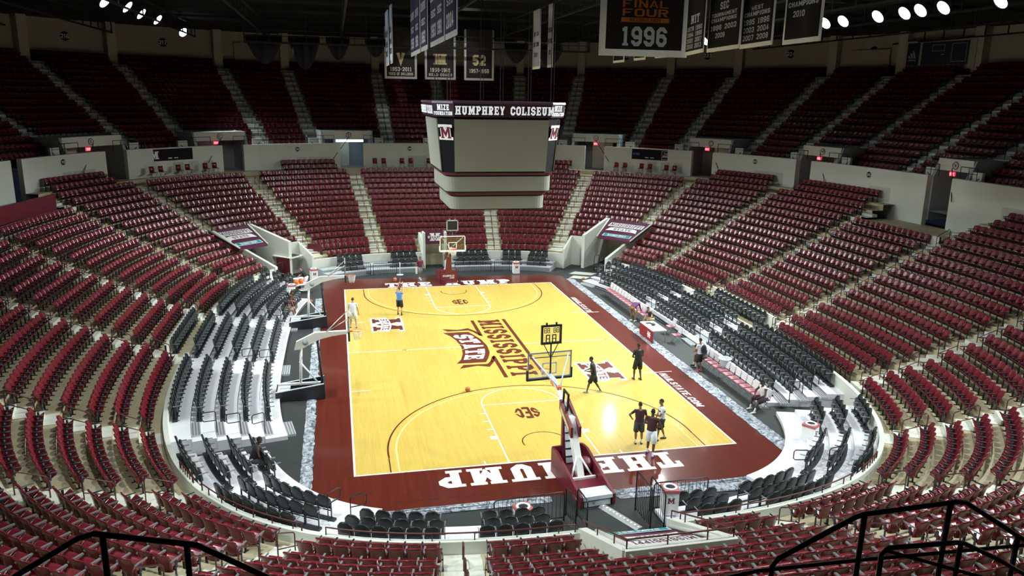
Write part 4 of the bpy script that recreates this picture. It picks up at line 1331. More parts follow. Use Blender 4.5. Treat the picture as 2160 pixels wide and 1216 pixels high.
for k in range(4):
    R = Matrix.Rotation(k * PI / 2, 4, 'Z'); mb = MB()
    lay(mb, text_quads('HUMPHREY', .40, 2.42, sw=1.6), R @ plane((-1.15, -3.335, 12.78), (1, 0, 0), (0, -.06, .62)))
    mb.build('arena_lettering', M_LIT, vb); mb = MB()
    lay(mb, text_quads('COLISEUM', .40, 2.2, sw=1.6), R @ plane((1.45, -3.335, 12.78), (1, 0, 0), (0, -.06, .62)))
    mb.build('arena_lettering', M_LIT, vb)
    R2 = Matrix.Rotation(k * PI / 2 - PI / 4, 4, 'Z'); mb = MB(); dch = (3.31 * 2 - .89) / math.sqrt(2) + .012
    lay(mb, text_quads('MIZE', .27, .72, sw=1.6), R2 @ plane((0, -dch, 12.97), (1, 0, 0), (0, -.06, .62)))
    lay(mb, text_quads('FOUNDATION', .17, 1.12, sw=1.5), R2 @ plane((0, -dch, 12.74), (1, 0, 0), (0, -.06, .62)))
    mb.build('sponsor_lettering', M_LIT, vb)
    dm = (3.05 * 2 - .76) / math.sqrt(2) + .02; mb = MB()
    T = R2 @ plane((0, -dm, 11.55), (1, 0, 0), (0, -.20, 1))
    lay(mb, [[q_ * 1.35 for q_ in q] for q in text_quads('M', .56, .62, sw=2.3, gap=1.2)], T)
    mb.build('emblem', mat('emblem_white', (.80, .78, .82), .5), vb)
    mb = MB(); lay(mb, [[p + np.array([0, .08]) for p in q] for q in text_quads('M', .56, .60, sw=1.3)], T @ Matrix.Translation((0, 0, .012))); mb.build('emblem_core', M_MAROON, vb)
for nm, h, z0, z1, zt in (('upper', 2.72, 9.02, 9.76, 9.95), ('lower', 2.46, 8.10, 8.74, 8.95)):
    mb = MB(); frustum(mb, rounded(h - .02, .55), rounded(h, .55), z0, z1); mb.build(nm + '_ribbon_screen', M_SCREEN, vb)
    mb = MB(); frustum(mb, rounded(h - .06, .55), rounded(h - .06, .55), z1, z1 + .06); mb.build('shadow_gap', M_BLACK, vb)
    mb = MB(); frustum(mb, rounded(h + .07, .55), rounded(h + .10, .55), z1 + .06, zt); mb.build('maroon_trim', mat('trim_maroon', (.075, .010, .022), .4), vb)
    mb = MB(); frustum(mb, rounded(h - .05, .55), rounded(h - .05, .55), z0 - .05, z0); mb.build('bottom_lip', M_BLACK, vb)
for x, y in ((-2.6, -2.4), (2.6, -2.4), (-2.6, 2.4), (2.6, 2.4), (-.6, -.4), (.6, .4)):
    mb = MB(); mb.tube([(x, y, 13.3), (x, y, 20.3)], .022, n=5); mb.tube([(x + .15, y, 13.3), (x + .15, y, 20.3)], .015, n=5); mb.build('hoist_cable', mat('cable_grey', (.05, .05, .07), .5), vb)
# ------------------------------------------------------------------ banners
M_FIELD = mat('banner_field', (.008, .006, .010), .7)
M_BORDER = mat('banner_border', (.78, .84, .90), .7, noise=(14, .35, (.66, .74, .82)))
def banner(p0, p1, zb, h, label, lines, grp, field=None, bw=.13, lit=None):
    """lines: (text, y up from the bottom as a fraction, height, width fraction)"""
    p0 = Vector((p0[0], p0[1], zb)); p1 = Vector((p1[0], p1[1], zb)); w = (p1 - p0).length
    t = thing('championship_banner', label, 'banner', (0, 0, 0), 0, grp)
    T = plane((p0 + p1) / 2, p1 - p0, (0, 0, 1))
    b = MB(); n = 12; f = []; k = []
    for j in range(2):
        for i in range(n + 1):
            x = -w / 2 + w * i / n; z = .012 * math.sin(i * 2.1); f.append((x, j * h, z + .012)); k.append((x, j * h, z - .012))
    b.shell(k, f, 2, n + 1, 0, T); b.build('border_cloth', M_BORDER, t)
    b = MB(); b.box((0, h / 2 + bw / 2, 0), (w - 2 * bw, h - bw * 1.0, .075), 0, T); b.build('field', field or M_FIELD, t)
    for s, y, hh, ww in lines:
        tot = text_quads(s, hh, ww * w, sw=1.5, slab=hh > .15); xs = [p[0] for q in tot for p in q]
        words = s.split(); x = 0
        if len(words) > 1 and s[0].isdigit():
            for i, wd in enumerate(words):
                b = MB(); lay(b, text_quads(wd, hh, ww * w * .44, sw=1.5, slab=hh > .15), T @ Matrix.Translation((ww * w * (-.28 + .56 * i), y, .042))); b.build('year', lit or M_BORDER, t)
        else:
            b = MB(); lay(b, tot, T @ Matrix.Translation(((-ww * w * .16 if s != s.strip() else 0), y, .042))); b.build('lettering', lit or M_BORDER, t)
    b = MB(); b.tube([(-w / 2 - .05, h, 0), (w / 2 + .05, h, 0)], .025, T=T, n=6)
    for x in (-w * .4, w * .4): b.tube([(x, h, 0), (x, 20.2 - zb, 0)], .008, T=T, n=4)
    b.build('hanging_pole', M_BLACK, t)
    return t
G1 = 'championship banners, left row'; G2 = 'championship banners, right row'
M_FIELDL = mat('banner_field_purple', (.045, .03, .085), .7)
XL = -4.46
for i, (ya, yb, ln) in enumerate([(-4.8, -6.9, '1959'), (-6.75, -8.6, '1961'), (-8.95, -11.2, '1962'), (-12.15, -14.3, '1963'), (-13.95, -15.75, '1991'), (-16.0, -18.4, '2004')]):
    ln = [(ln, .28, .42, .62), ('SEC', .92, .24, .55), ('CHAMPIONS', 1.45, .30, .7)]
    banner((XL, ya), (XL, yb), 15.3, 4.0, f'purple banner with white border, {ordn(i + 1)} from the far end of the left row', ln, G1, M_FIELDL, .16, M_SIGNW)
for i, (ya, yb) in enumerate(((7.8, 5.4), (4.0, 2.5))):
    banner((-4.76, ya), (-4.76, yb), 15.3, 3.0, f'pale narrow banner seen edge-on, {["farther", "nearer"][i]} of the far pair at left', [('CHAMPIONS', 1.6, .3, .8), ('1995', 1.0, .3, .8), ('2003', .5, .3, .8)], 'edge-on banners beyond the left row', mat('banner_pale', (.45, .50, .62), .7), .16, M_FIELD)
banner((5.5, -11.7), (5.0, -14.3), 15.3, 4.2, 'dark banner half hidden behind the big orange one, columns of years', [('NIT', 1.10, .30, .46), ('1979 1990', .84, .16, .80), ('1994 1999', .63, .16, .80), ('2001 2007', .42, .16, .80), ('2010 2012', .21, .16, .80)], G2)
banner((5.3, -13.95), (5.05, -16.8), 15.3, 4.2, 'dark banner with a round emblem above two lines and three years', [('SEC', 1.36, .24, .26), ('TOURNAMENT', 1.14, .125, .76), ('CHAMPIONS', .97, .125, .76), ('1996 2002', .70, .165, .78), ('2009 ', .44, .165, .34)], G2)
banner((5.3, -16.35), (5.1, -18.7), 15.3, 4.2, 'dark banner with six years in pairs below two lines of white lettering', [('WEST', 1.13, .125, .36), ('CHAMPIONS', .95, .135, .78), ('1995 1996', .70, .165, .78), ('2003 2004', .46, .165, .78), ('2007 2008', .22, .165, .78)], G2)
banner((5.44, -18.7), (5.40, -20.7), 15.3, 4.2, 'dark banner with a single year, nearest the camera in the right row', [('CHAMPIONS', 1.03, .14, .78), ('2010 ', .74, .17, .36)], G2)
for i, (ya, yb) in enumerate(((-4.2, -5.5), (-6.9, -8.1), (-9.3, -10.45))):
    banner((5.25, ya), (5.3, yb), 15.3, 3.5, f'dark banner below the big orange one, {ordn(i + 1)} from the left of three', [], G2, None, .10)
for i, (ya, yb) in enumerate(((7.2, 5.4), (3.7, 2.6))):
    banner((4.1, ya), (4.1, yb), 15.3, 3.4, f'white narrow banner above the video board, {["left", "right"][i]} of two', [('2003 2004', 1.9, .25, .7), ('2007 2008', 1.3, .25, .7), ('2010', .7, .25, .4)], 'white banners above the video board', mat('banner_white', (.62, .64, .70), .7), .14, M_FIELD)
t = banner((2.43, -10.3), (6.13, -10.45), 15.3, 4.3, 'biggest banner, orange lettering over a white year, blue-white border', [('1996', .40, .72, .51)], None, None, .26)
T = plane((4.28, -10.375, 15.3), (3.7, -.15, 0), (0, 0, 1))
M_OR = mat('orange_print', (.55, .16, .01), .7)
b = MB()
b.box((0, 1.38, .044), (1.98, .17, .01), 0, T)
for s, y in (('FOUR', 1.52), ('FINAL', 1.85), ('NCAA', 2.18)): lay(b, text_quads(s, .28, 1.9, sw=1.3, slab=False, wider=1.15), T @ Matrix.Translation((0, y, .045)))
b.build('orange_lettering', M_OR, t)
b = MB(); lay(b, text_quads('MEADOWLANDS', .11, 1.3, sw=1.3), T @ Matrix.Translation((0, 1.325, .052))); b.build('strip_lettering', M_FIELD, t)
M_GOLD = mat('gold_print', (.66, .58, .32), .6)
for x0, x1, l1, l2, emb, lab in ((-3.25, -.28, '1953-2011', 'VOICE OF BULLDOGS', 'V', 'maroon tribute banner at the far end, leftmost of three, two text lines'), (.45, 3.35, '1956-1965', 'HEAD COACH', 'M', 'maroon tribute banner at the far end, middle of three, letter emblem'), (4.15, 7.0, '1957-1959', '', '52', 'maroon tribute banner at the far end, rightmost of three, number 52')):
    t = banner((x0, 34.0), (x1, 34.0), 15.12, 4.6, lab, [(l1, .68, .36, .66)] + ([(l2, .32, .24, .76)] if l2 else []), 'tribute banners at the far end', mat('banner_maroon', (.014, .006, .007), .7), .2, mat('banner_letter', (.85, .82, .74), .7))
    T = plane(((x0 + x1) / 2, 34.0, 15.12), (1, 0, 0), (0, 0, 1)); b = MB()
    lay(b, text_quads(emb, .95, 1.25 if emb != 'V' else .8, sw=1.9), T @ Matrix.Translation((0, 1.35, .045))); b.build('emblem', M_GOLD, t)
# dark catwalk and drapes in front of the tribute banners' tops
mb = MB()
mb.box((0, 30, 17.75), (30, .9, .12)); mb.box((0, 29.6, 18.7), (30, .06, .06)); mb.box((0, 29.6, 18.25), (30, .05, .05))
for i in range(31): mb.box((-15 + i, 29.6, 18.2), (.05, .05, 1.0))
for i in range(7): mb.box((-15 + i * 5, 30, 19.2), (.08, .08, 3))
tag(mb.build('catwalk', M_CEIL), 'black catwalk crossing above the far court end', 'catwalk')
for i, (x, w, h) in enumerate(((-13.5, 3.0, 2.0), (-10.2, 2.6, 2.4), (-7.4, 2.0, 1.5), (-4.2, 1.8, 1.2), (8.4, 2.2, 1.4), (11.5, 2.6, 1.6))):
    b = MB(); n = 10; f = []; k = []
    for j in range(2):
        for q in range(n + 1):
            u = q / n; z = 18.4 - (0 if j else h * (1 - (2 * u - 1) ** 2) + .4); f.append((x + w * (u - .5), 30.6 + .15 * math.sin(q * 2), z)); k.append((x + w * (u - .5), 30.65 + .15 * math.sin(q * 2), z))
    b.shell(k, f, 2, n + 1); tag(b.build('drape', mat('drape_black', (.012, .012, .022), .9)), f'black swag of drape under the catwalk, {ordn(i + 1)} from the left', 'drape', 'black drapes under the catwalk')
# ------------------------------------------------------------------ basketball stands
mg = bpy.data.materials.new('clear_glass'); mg.use_nodes = True
nt = mg.node_tree; nt.nodes.remove(nt.nodes['Principled BSDF'])
tr = nt.nodes.new('ShaderNodeBsdfTransparent'); tr.inputs[0].default_value = (.90, .93, .92, 1); gl = nt.nodes.new('ShaderNodeBsdfGlossy'); gl.inputs['Roughness'].default_value = .08
mx = nt.nodes.new('ShaderNodeMixShader'); mx.inputs[0].default_value = .07
nt.links.new(tr.outputs[0], mx.inputs[1]); nt.links.new(gl.outputs[0], mx.inputs[2]); nt.links.new(mx.outputs[0], nt.nodes['Material Output'].inputs[0])
M_GLASS = mg
M_ORANGE = mat('rim_orange', (.75, .13, .02), .4)
M_NET = mat('net_white', (.75, .75, .72), .8)
M_BLUEW = mat('pale_steel_paint', (.62, .72, .78), .35)
M_FRAMEGREY = mat('frame_grey', (.30, .33, .36), .4)
def rim_net(t):
    mb = MB(); mb.tube([(.23 * math.cos(a), .38 + .23 * math.sin(a), 3.05) for a in np.linspace(0, 2 * PI, 25)[:-1]], .012, n=6, closed=True)
    mb.box((0, .09, 3.03), (.14, .16, .05)); r = mb.build('rim', M_ORANGE, t)
    mb = MB()
    for i in range(12):
        a0 = 2 * PI * i / 12
        for sg in (1, -1):
            P = []
            for k in range(5):
                u = k / 4; a = a0 + sg * u * 1.05; rr = .225 - .10 * u + .02 * u * u; P.append((rr * math.cos(a), .38 + rr * math.sin(a), 3.04 - .42 * u))
            mb.tube(P, .0065, n=4)
    mb.build('net', M_NET, r)
def board(t, border, pad):
    mb = MB(); 
    for c, s in (((0, 0, 3.945), (1.83, .05, .05)), ((0, 0, 2.925), (1.83, .05, .05)), ((-.89, 0, 3.435), (.05, .05, 1.07)), ((.89, 0, 3.435), (.05, .05, 1.07))): mb.box(c, s)
    o = mb.build('backboard_frame', border, t)
    mb = MB(); mb.box((0, 0, 3.435), (1.74, .015, .98)); mb.build('glass_pane', M_GLASS, t)
    mb = MB()
    for c, s in (((0, .012, 3.50), (.61, .012, .05)), ((0, .012, 3.07), (.61, .012, .05)), ((-.28, .012, 3.28), (.05, .012, .46)), ((.28, .012, 3.28), (.05, .012, .46))): mb.box(c, s)
    mb.build('target_square', M_SIGNW, t)
    mb = MB(); mb.box((0, 0, 2.87), (1.9, .09, .075)); mb.box((-.93, 0, 3.06), (.06, .09, .40)); mb.box((.93, 0, 3.06), (.06, .09, .40)); mb.build('padding', pad, t)
def seg7(mb, T, h, x0):
    for q in stroke([(x0, 0), (x0 + h * .45, 0), (x0 + h * .45, h), (x0, h)], h * .13, True) + stroke([(x0, h / 2), (x0 + h * .45, h / 2)], h * .1): lay(mb, [q], T, 0, .01)
def game_hoop(label, loc, rz):
    t = thing('basketball_hoop', label, 'basketball hoop', loc, rz, 'maroon game hoops')
    near = loc[1] < 0
    board(t, M_FRAMEGREY if near else M_SIGNW, M_IRON if near else M_SIGNW); rim_net(t)
    mb = MB()
    mb.tube([(0, -.05, 3.02), (0, -.6, 2.98), (0, -1.5, 2.55), (0, -2.3, 2.15)], .10, n=8)
    mb.tube([(-.75, -.05, 3.85), (0, -1.15, 2.85)], .028, n=6); mb.tube([(.75, -.05, 3.85), (0, -1.15, 2.85)], .028, n=6)
    mb.build('boom', M_BLUEW, t)
    mb = MB(); mb.box((0, -.75, 2.86), (.16, .8, .12)); mb.build('boom_pad', M_ORANGE, t)
    mb = MB(); mb.hexa([(-.13, -3.55, .35), (.13, -3.55, .35), (.13, -3.25, .35), (-.13, -3.25, .35)], [(-.12, -2.5, 2.25), (.12, -2.5, 2.25), (.12, -2.2, 2.25), (-.12, -2.2, 2.25)])
    mb.tube([(-.42, -3.6, .35), (-.08, -3.2, 1.0)], .035, n=6); mb.tube([(.42, -3.6, .35), (.08, -3.2, 1.0)], .035, n=6); mb.box((0, -3.65, .38), (1.0, .1, .1))
    mb.build('mast', M_WHITE, t)
    mb = MB(); 
    for x in (-.16, .16):
        mb.hexa([(x - .05, -2.9, 1.62), (x + .05, -2.9, 1.62), (x + .05, -1.7, 2.30), (x - .05, -1.7, 2.30)], [(x - .05, -2.9, 2.02), (x + .05, -2.9, 2.02), (x + .05, -1.7, 2.66), (x - .05, -1.7, 2.66)])
    mb.build('counterweight', M_MAROON, t)
    mb = MB(); mb.hexa([(-.22, -2.72, 1.78), (-.212, -2.72, 1.78), (-.212, -1.85, 2.28), (-.22, -1.85, 2.28)], [(-.22, -2.72, 1.94), (-.212, -2.72, 1.94), (-.212, -1.85, 2.46), (-.22, -1.85, 2.46)]); mb.build('counterweight_window', mat('window_tan', (.55, .48, .30), .3), t)
    mb = MB()
    mb.hexa([(-.3, -2.35, .2), (.3, -2.35, .2), (.3, -2.2, .2), (-.3, -2.2, .2)], [(-.16, -1.98, 2.05), (.16, -1.98, 2.05), (.16, -1.83, 2.05), (-.16, -1.83, 2.05)])
    mb.build('front_pad', M_MAROON, t)
    mb = MB(); mb.hexa([(-.13, -2.42, .4), (.13, -2.42, .4), (.13, -2.36, .4), (-.13, -2.36, .4)], [(-.1, -2.04, 2.0), (.1, -2.04, 2.0), (.1, -1.985, 2.0), (-.1, -1.985, 2.0)]); mb.build('pad_backing', M_BLUEW, t)
    mb = MB()
    for k in range(5):
        u = .15 + .18 * k; mb.box((0, -2.44 + .38 * u, .4 + 1.6 * u), (.3, .03, .035))
    mb.build('pad_strap', M_BLACK, t)
    b = MB()
    for x in (-.60, .60):
        b.prism([(-2.15, .02), (-2.15, .98), (-2.6, 1.02), (-5.05, .42), (-5.05, .02)], -.05, .05, 0, Matrix.Translation((x, 0, 0)) @ Matrix(((0, 0, 1, 0), (1, 0, 0, 0), (0, 1, 0, 0), (0, 0, 0, 1))))
    b.box((0, -2.14, .5), (1.2, .1, .98)); b.box((0, -3.5, .30), (1.12, 2.9, .1))
    b.build('base_padding', M_MAROON, t)
    b = MB(); b.box((0, -4.75, .36), (1.08, .62, .14)); b.box((0, -3.9, .12), (1.0, 2.2, .2)); b.build('base_chassis', M_BLUEW, t)
    b = MB(); b.sphere((.3, -3.05, .62), .34, sc=(1.1, .9, .8)); b.build('drum', M_MAROON, t)
    if near:
        b = MB(); b.sphere((-.28, -4.75, .44), .2, sc=(1.3, 1, .35)); b.build('towel', M_SIGNW, t)
    b = MB(); T = Matrix(((1, 0, 0, 0), (0, 0, -1, -2.085), (0, 1, 0, 0), (0, 0, 0, 1)))
    T = plane((0, -2.08, 0), (-1, 0, 0), (0, 0, 1))
    lay(b, text_quads('STARKVILLE', .13, .86, sw=1.4), T @ Matrix.Translation((0, .52, 0))); lay(b, text_quads('BANK', .09, .34, sw=1.4), T @ Matrix.Translation((.26, .38, 0)))
    b.build('base_lettering', M_SIGNW, t)
    # shot clock above the board
    for c, s in (((0, -.1, 5.08), (.86, .10, .10)), ((0, -.1, 4.36), (.86, .12, .10)), ((-.385, -.1, 4.72), (.10, .10, .75)), ((.385, -.1, 4.72), (.10, .10, .75))): pass
    b = MB()
    for c, s in (((0, -.1, 5.06), (.84, .09, .07)), ((0, -.1, 4.36), (.84, .11, .07)), ((-.385, -.1, 4.71), (.07, .09, .75)), ((.385, -.1, 4.71), (.07, .09, .75)), ((-.2, -.1, 5.14), (.06, .06, .1)), ((.2, -.1, 5.14), (.06, .06, .1))): b.box(c, s)
    b.build('shot_clock_frame', M_IRON if near else M_FRAMEGREY, t)
    b = MB(); T = plane((0, -.14, 4.40), (1, 0, 0), (0, 0, 1))
    for x in (-.22, .04): seg7(b, T, .30, x)
    T2 = plane((0, -.14, 4.80), (1, 0, 0), (0, 0, 1))
    for x in (-.30, -.17, .08, .21): seg7(b, T2, .18, x)
    b.build('shot_clock_digits', M_IRON, t)
    b = MB(); b.box((0, -.1, 4.71), (.72, .012, .66)); b.build('shot_clock_pane', M_GLASS if near else M_BLACK, t)
    b = MB(); b.tube([(0, -.1, 4.33), (0, -.1, 2.95)], .035, n=8); b.tube([(-.3, -.1, 4.33), (0, -.1, 3.75)], .018, n=6); b.tube([(.3, -.1, 4.33), (0, -.1, 3.75)], .018, n=6)
    b.tube([(-.85, -.06, 3.78), (.85, -.06, 3.78)], .018, n=6); b.build('clock_post', M_IRON, t)
    if near:
        b = MB(); T = plane((-.12, -2.0, 2.45), (0, 1, .1), (0, 0, 1)); lay(b, stroke([(-.22, 0), (.22, 0), (.22, .62), (-.22, .62)], .07, True), T, 0, .06); b.build('rear_clock', M_BLACK, t)
    return t
game_hoop('maroon basketball stand at the near end, seen from behind', (0, -13.1, 0), .088)
game_hoop('maroon basketball stand at the far end, facing the camera', (-.02, 13.1, 0), PI)
def side_hoop(label, loc, rz):
    t = thing('practice_hoop', label, 'basketball hoop', loc, rz, 'practice hoops on the left side')
    board(t, M_FRAMEGREY, M_IRON); rim_net(t)
    Q = Matrix(((0, 0, 1, 0), (1, 0, 0, 0), (0, 1, 0, 0), (0, 0, 0, 1)))
    b = MB(); b.prism([(-.05, 3.08), (-.05, 2.94), (-.75, 2.86), (-1.35, 2.72), (-2.15, 2.30), (-2.45, 2.28), (-2.35, 2.66), (-1.5, 3.06)], -.09, .09, 0, Q); b.build('boom', M_WHITE, t)
    b = MB(); b.tube([(0, -2.15, 2.35), (0, -2.25, .55)], .065, n=8); b.tube([(0, -2.25, 1.7), (0, -1.45, .6)], .04, n=6); b.box((0, -2.3, .62), (.14, 1.9, .09)); b.build('post', M_WHITE, t)
    b = MB(); b.tube([(0, -1.42, 2.75), (0, -1.25, .4)], .06, n=8); b.build('lift_mast', M_IRON, t)
    b = MB(); b.tube([(-.7, -.05, 3.8), (0, -1.05, 3.02)], .024, n=6); b.tube([(.7, -.05, 3.8), (0, -1.05, 3.02)], .024, n=6); b.build('stay', M_CHROME, t)
    b = MB()
    for x in (-.55, .55): b.prism([(-1.2, .02), (-1.2, .72), (-3.35, .42), (-3.35, .02)], -.04, .04, 0, Matrix.Translation((x, 0, 0)) @ Q)
    b.box((0, -1.2, .37), (1.1, .08, .7)); b.box((0, -3.3, .22), (1.1, .08, .4)); b.box((0, -2.3, .16), (1.05, 2.1, .2)); b.build('base_padding', M_IRON, t)
    b = MB(); 
    for x in (-.55, .55): b.hexa([(x - .04, -3.35, .43), (x + .04, -3.35, .43), (x + .04, -1.2, .73), (x - .04, -1.2, .73)], [(x - .04, -3.35, .46), (x + .04, -3.35, .46), (x + .04, -1.2, .76), (x - .04, -1.2, .76)])
    b.box((0, -3.0, .40), (1.0, .55, .06)); b.build('base_rim', M_BLUEW, t)
    b = MB(); b.lathe([(.13, 0), (.13, .005), (0, .005)], T=plane((.10, -1.95, 2.62), (0, 1, .0), (0, 0, 1)), n=16); b.build('boom_logo', M_FRAMEGREY, t)
side_hoop('white-armed practice hoop stored at the left sideline, farther from the camera', (-7.62, 5.5, 0), -PI / 2)
side_hoop('white-armed practice hoop stored at the left sideline, nearer the camera', (-7.62, -5.95, 0), -PI / 2)
# ------------------------------------------------------------------ people
SKINS = dict(dark=(.075, .035, .02), mid=(.22, .11, .06), light=(.46, .27, .18))
def ik(a, c, l1, l2, hint):
    a = Vector(a); c = Vector(c); d = c - a; L = min(d.length, (l1 + l2) * .995); u = d.normalized(); c2 = a + u * L
    x = (l1 * l1 - l2 * l2 + L * L) / (2 * L); h = math.sqrt(max(0, l1 * l1 - x * x))
    hv = Vector(hint); hv = hv - u * hv.dot(u)
    if hv.length < 1e-4: hv = Vector((0, 1, .1)) - u * u.y
    return a + u * x + hv.normalized() * h, c2
def cap(mb, pts, rs, n=12):
    """tapered limb with round ends"""
    mb.tube(pts, rs, n=n)
    for p, r in zip(pts, rs): mb.sphere(p, r, n=n, k=8)
def person(name_label, loc, rz, H=1.88, skin='dark', hair=(.01, .008, .007), shirt=(.02, .02, .022), shorts=(.015, .015, .017), shoe=(.03, .03, .03), sock=(.7, .7, .7), sleeve=.5,
           pelvis=(0, 0, .97), chest=(0, .02, 1.45), head=None, look=(0, 1, -.05), hl=(-.30, .12, .85), hr=(.30, .12, .85), el=(-.5, -.6, -.1), er=(.5, -.6, -.1), fl=(-.13, .0, 0), fr=(.13, .0, 0),
           kl=(-.1, 1, 0), kr=(.1, 1, 0), shortlen=.62, pants=False, toeL=(0, 1, 0), toeR=(0, 1, 0), socklen=.3, stripe=False):
    k = H / 1.88
    V = lambda p: Vector(p) * k
    P, C = V(pelvis), V(chest)
    spine = (C - P).normalized()
    fwd = Vector(look); fwd.z = 0; fwd.normalize()
    lookv = Vector(look).normalized()
    rt = Vector((1, 0, 0))
    rt = (rt - spine * rt.dot(spine)).normalized(); f = spine.cross(rt) * -1
    if f.y < 0: pass
    neck = C + spine * .10 * k
    hd = V(head) if head else neck + (spine * .6 + Vector((0, 0, .4))).normalized() * .17 * k + lookv * .03 * k
    sL = C - rt * .20 * k + spine * .02 * k; sR = C + rt * .20 * k + spine * .02 * k
    eL, wL = ik(sL, V(hl), .30 * k, .27 * k, el); eR, wR = ik(sR, V(hr), .30 * k, .27 * k, er)
    pL = P - rt * .10 * k; pR = P + rt * .10 * k
    aL0 = V(fl) + Vector((0, 0, .085 * k)); aR0 = V(fr) + Vector((0, 0, .085 * k))
    nL, aL = ik(pL, aL0, .46 * k, .44 * k, kl); nR, aR = ik(pR, aR0, .46 * k, .44 * k, kr)
    mb = MB(); B = []   # bones for material zones: (p,q,zone)
    def limb(pts, rs, zones):
        cap(mb, pts, [r * k for r in rs])
        for i, z in enumerate(zones): B.append((Vector(pts[i]), Vector(pts[i + 1]), z))
    mid = P.lerp(C, .45)
    # trunk as stacked flattened ellipsoids along the spine
    for c, rx, ry, rz_ in ((P, .165, .125, .13), (P.lerp(C, .25), .155, .115, .14), (mid, .158, .115, .15), (P.lerp(C, .72), .180, .125, .15), (C - spine * .02 * k, .195, .120, .13)):
        T = Matrix((( rt.x, f.x, spine.x, c.x), (rt.y, f.y, spine.y, c.y), (rt.z, f.z, spine.z, c.z), (0, 0, 0, 1)))
        mb.sphere((0, 0, 0), k, T=T, sc=(rx, ry, rz_))
    B.append((P - spine * .02 * k, P + spine * .06 * k, 'shorts')); B.append((P.lerp(C, .28), C, 'shirt'))
    cap(mb, [sL, sR], [.075 * k, .075 * k]); B.append((sL, sR, 'shirt'))
    cap(mb, [C + spine * .04 * k, neck.lerp(hd, .55)], [.062 * k, .055 * k]); B.append((C + spine * .10 * k, hd, 'skin'))
    # head with jaw, nose and ears
    side = lookv.cross(Vector((0, 0, 1))).normalized(); upv = side.cross(lookv)
    TH = Matrix(((side.x, lookv.x, upv.x, hd.x), (side.y, lookv.y, upv.y, hd.y), (side.z, lookv.z, upv.z, hd.z), (0, 0, 0, 1)))
    mb.sphere((0, 0, .03 * k), k, T=TH, sc=(.076, .096, .108)); mb.sphere((0, .025 * k, -.055 * k), k, T=TH, sc=(.056, .066, .062)); mb.sphere((0, .098 * k, -.005 * k), .017 * k, T=TH)
    for sx in (-1, 1): mb.sphere((sx * .080 * k, -.005 * k, .0), k, T=TH, sc=(.014, .022, .032))
    armz = 'shirt' if sleeve > 0 else 'skin'
    for s, e, w, sg in ((sL, eL, wL, -1), (sR, eR, wR, 1)):
        m = s.lerp(e, max(.05, min(1, sleeve)))
        limb([s, m, e], [.062, .052, .043], [armz, 'skin' if sleeve < 1.5 else 'shirt'])
        fa = 'shirt' if sleeve >= 2 else 'skin'
        limb([e, e.lerp(w, .35), w], [.043, .042, .028], [fa, fa])
        d = (w - e).normalized()
        pn = d.cross(Vector((0, 0, 1)) if abs(d.z) < .8 else Vector((0, 1, 0))).normalized(); qn = d.cross(pn)
        pc = w + d * .055 * k
        Tm = Matrix(((pn.x, d.x, qn.x, pc.x), (pn.y, d.y, qn.y, pc.y), (pn.z, d.z, qn.z, pc.z), (0, 0, 0, 1)))
        mb.sphere((0, 0, 0), k, T=Tm, sc=(.042, .056, .020)); B.append((w, pc + d * .1 * k, 'skin'))
        for i, (ox, L) in enumerate(((-.030, .068), (-.010, .078), (.010, .074), (.029, .060))):
            b0 = pc + pn * ox * k + d * .035 * k; b1 = b0 + d * L * .55 * k - qn * .006 * k; b2 = b1 + d * L * .4 * k - qn * .022 * k
            cap(mb, [b0, b1, b2], [.0115 * k, .0105 * k, .0095 * k], n=6)
        t0 = w + d * .03 * k - pn * .035 * k * sg; cap(mb, [t0, t0 - pn * .032 * k * sg + d * .03 * k, t0 - pn * .038 * k * sg + d * .062 * k], [.013 * k, .012 * k, .010 * k], n=6)
    for h, kn, an, foot, toe in ((pL, nL, aL, fl, toeL), (pR, nR, aR, fr, toeR)):
        sl = h.lerp(kn, .98 if shortlen >= .6 else .7)
        limb([h, h.lerp(kn, .5), kn], [.098, .082, .058], ['shorts', 'shorts'])
        lz = 'shorts' if pants else 'skin'
        sk = kn.lerp(an, 1 - socklen)
        limb([kn, kn.lerp(an, .32), sk, an], [.056, .058, .040, .036], [lz, lz, 'shorts' if pants else 'sock'])
        td = Vector(toe).normalized(); hp = an - Vector((0, 0, .045 * k))
        cap(mb, [hp - td * .055 * k, hp + td * .07 * k, hp + td * .165 * k - Vector((0, 0, .012 * k))], [.042 * k, .044 * k, .032 * k]); B.append((hp - td * .05 * k, hp + td * .17 * k, 'shoe'))
    # fuse into one skin
    raw = mb.mesh('person_raw', [M_SIGNW]); tmp = bpy.data.objects.new('tmp_person', raw); COL.objects.link(tmp)
    md = tmp.modifiers.new('fuse', 'REMESH'); md.mode = 'VOXEL'; md.voxel_size = .0135
    ms = tmp.modifiers.new('smooth', 'SMOOTH'); ms.factor = .5; ms.iterations = 3
    dg = bpy.context.evaluated_depsgraph_get(); me = bpy.data.meshes.new_from_object(tmp.evaluated_get(dg))
    bpy.data.objects.remove(tmp); bpy.data.meshes.remove(raw)
    me.name = 'person'
    zones = ['skin', 'shirt', 'shorts', 'sock', 'shoe']
    cols = dict(skin=SKINS[skin], shirt=shirt, shorts=shorts, sock=sock, shoe=shoe)
    me.materials.clear()
    for z in zones: me.materials.append(mat(f'{z}_%.3f_%.3f_%.3f' % tuple(cols[z]), cols[z], .5 if z == 'skin' else .85))
    co = np.empty(len(me.polygons) * 3, dtype=np.float32); me.polygons.foreach_get('center', co); co = co.reshape(-1, 3)
    best = np.full(len(co), 1e9); zi = np.zeros(len(co), dtype=np.int32)
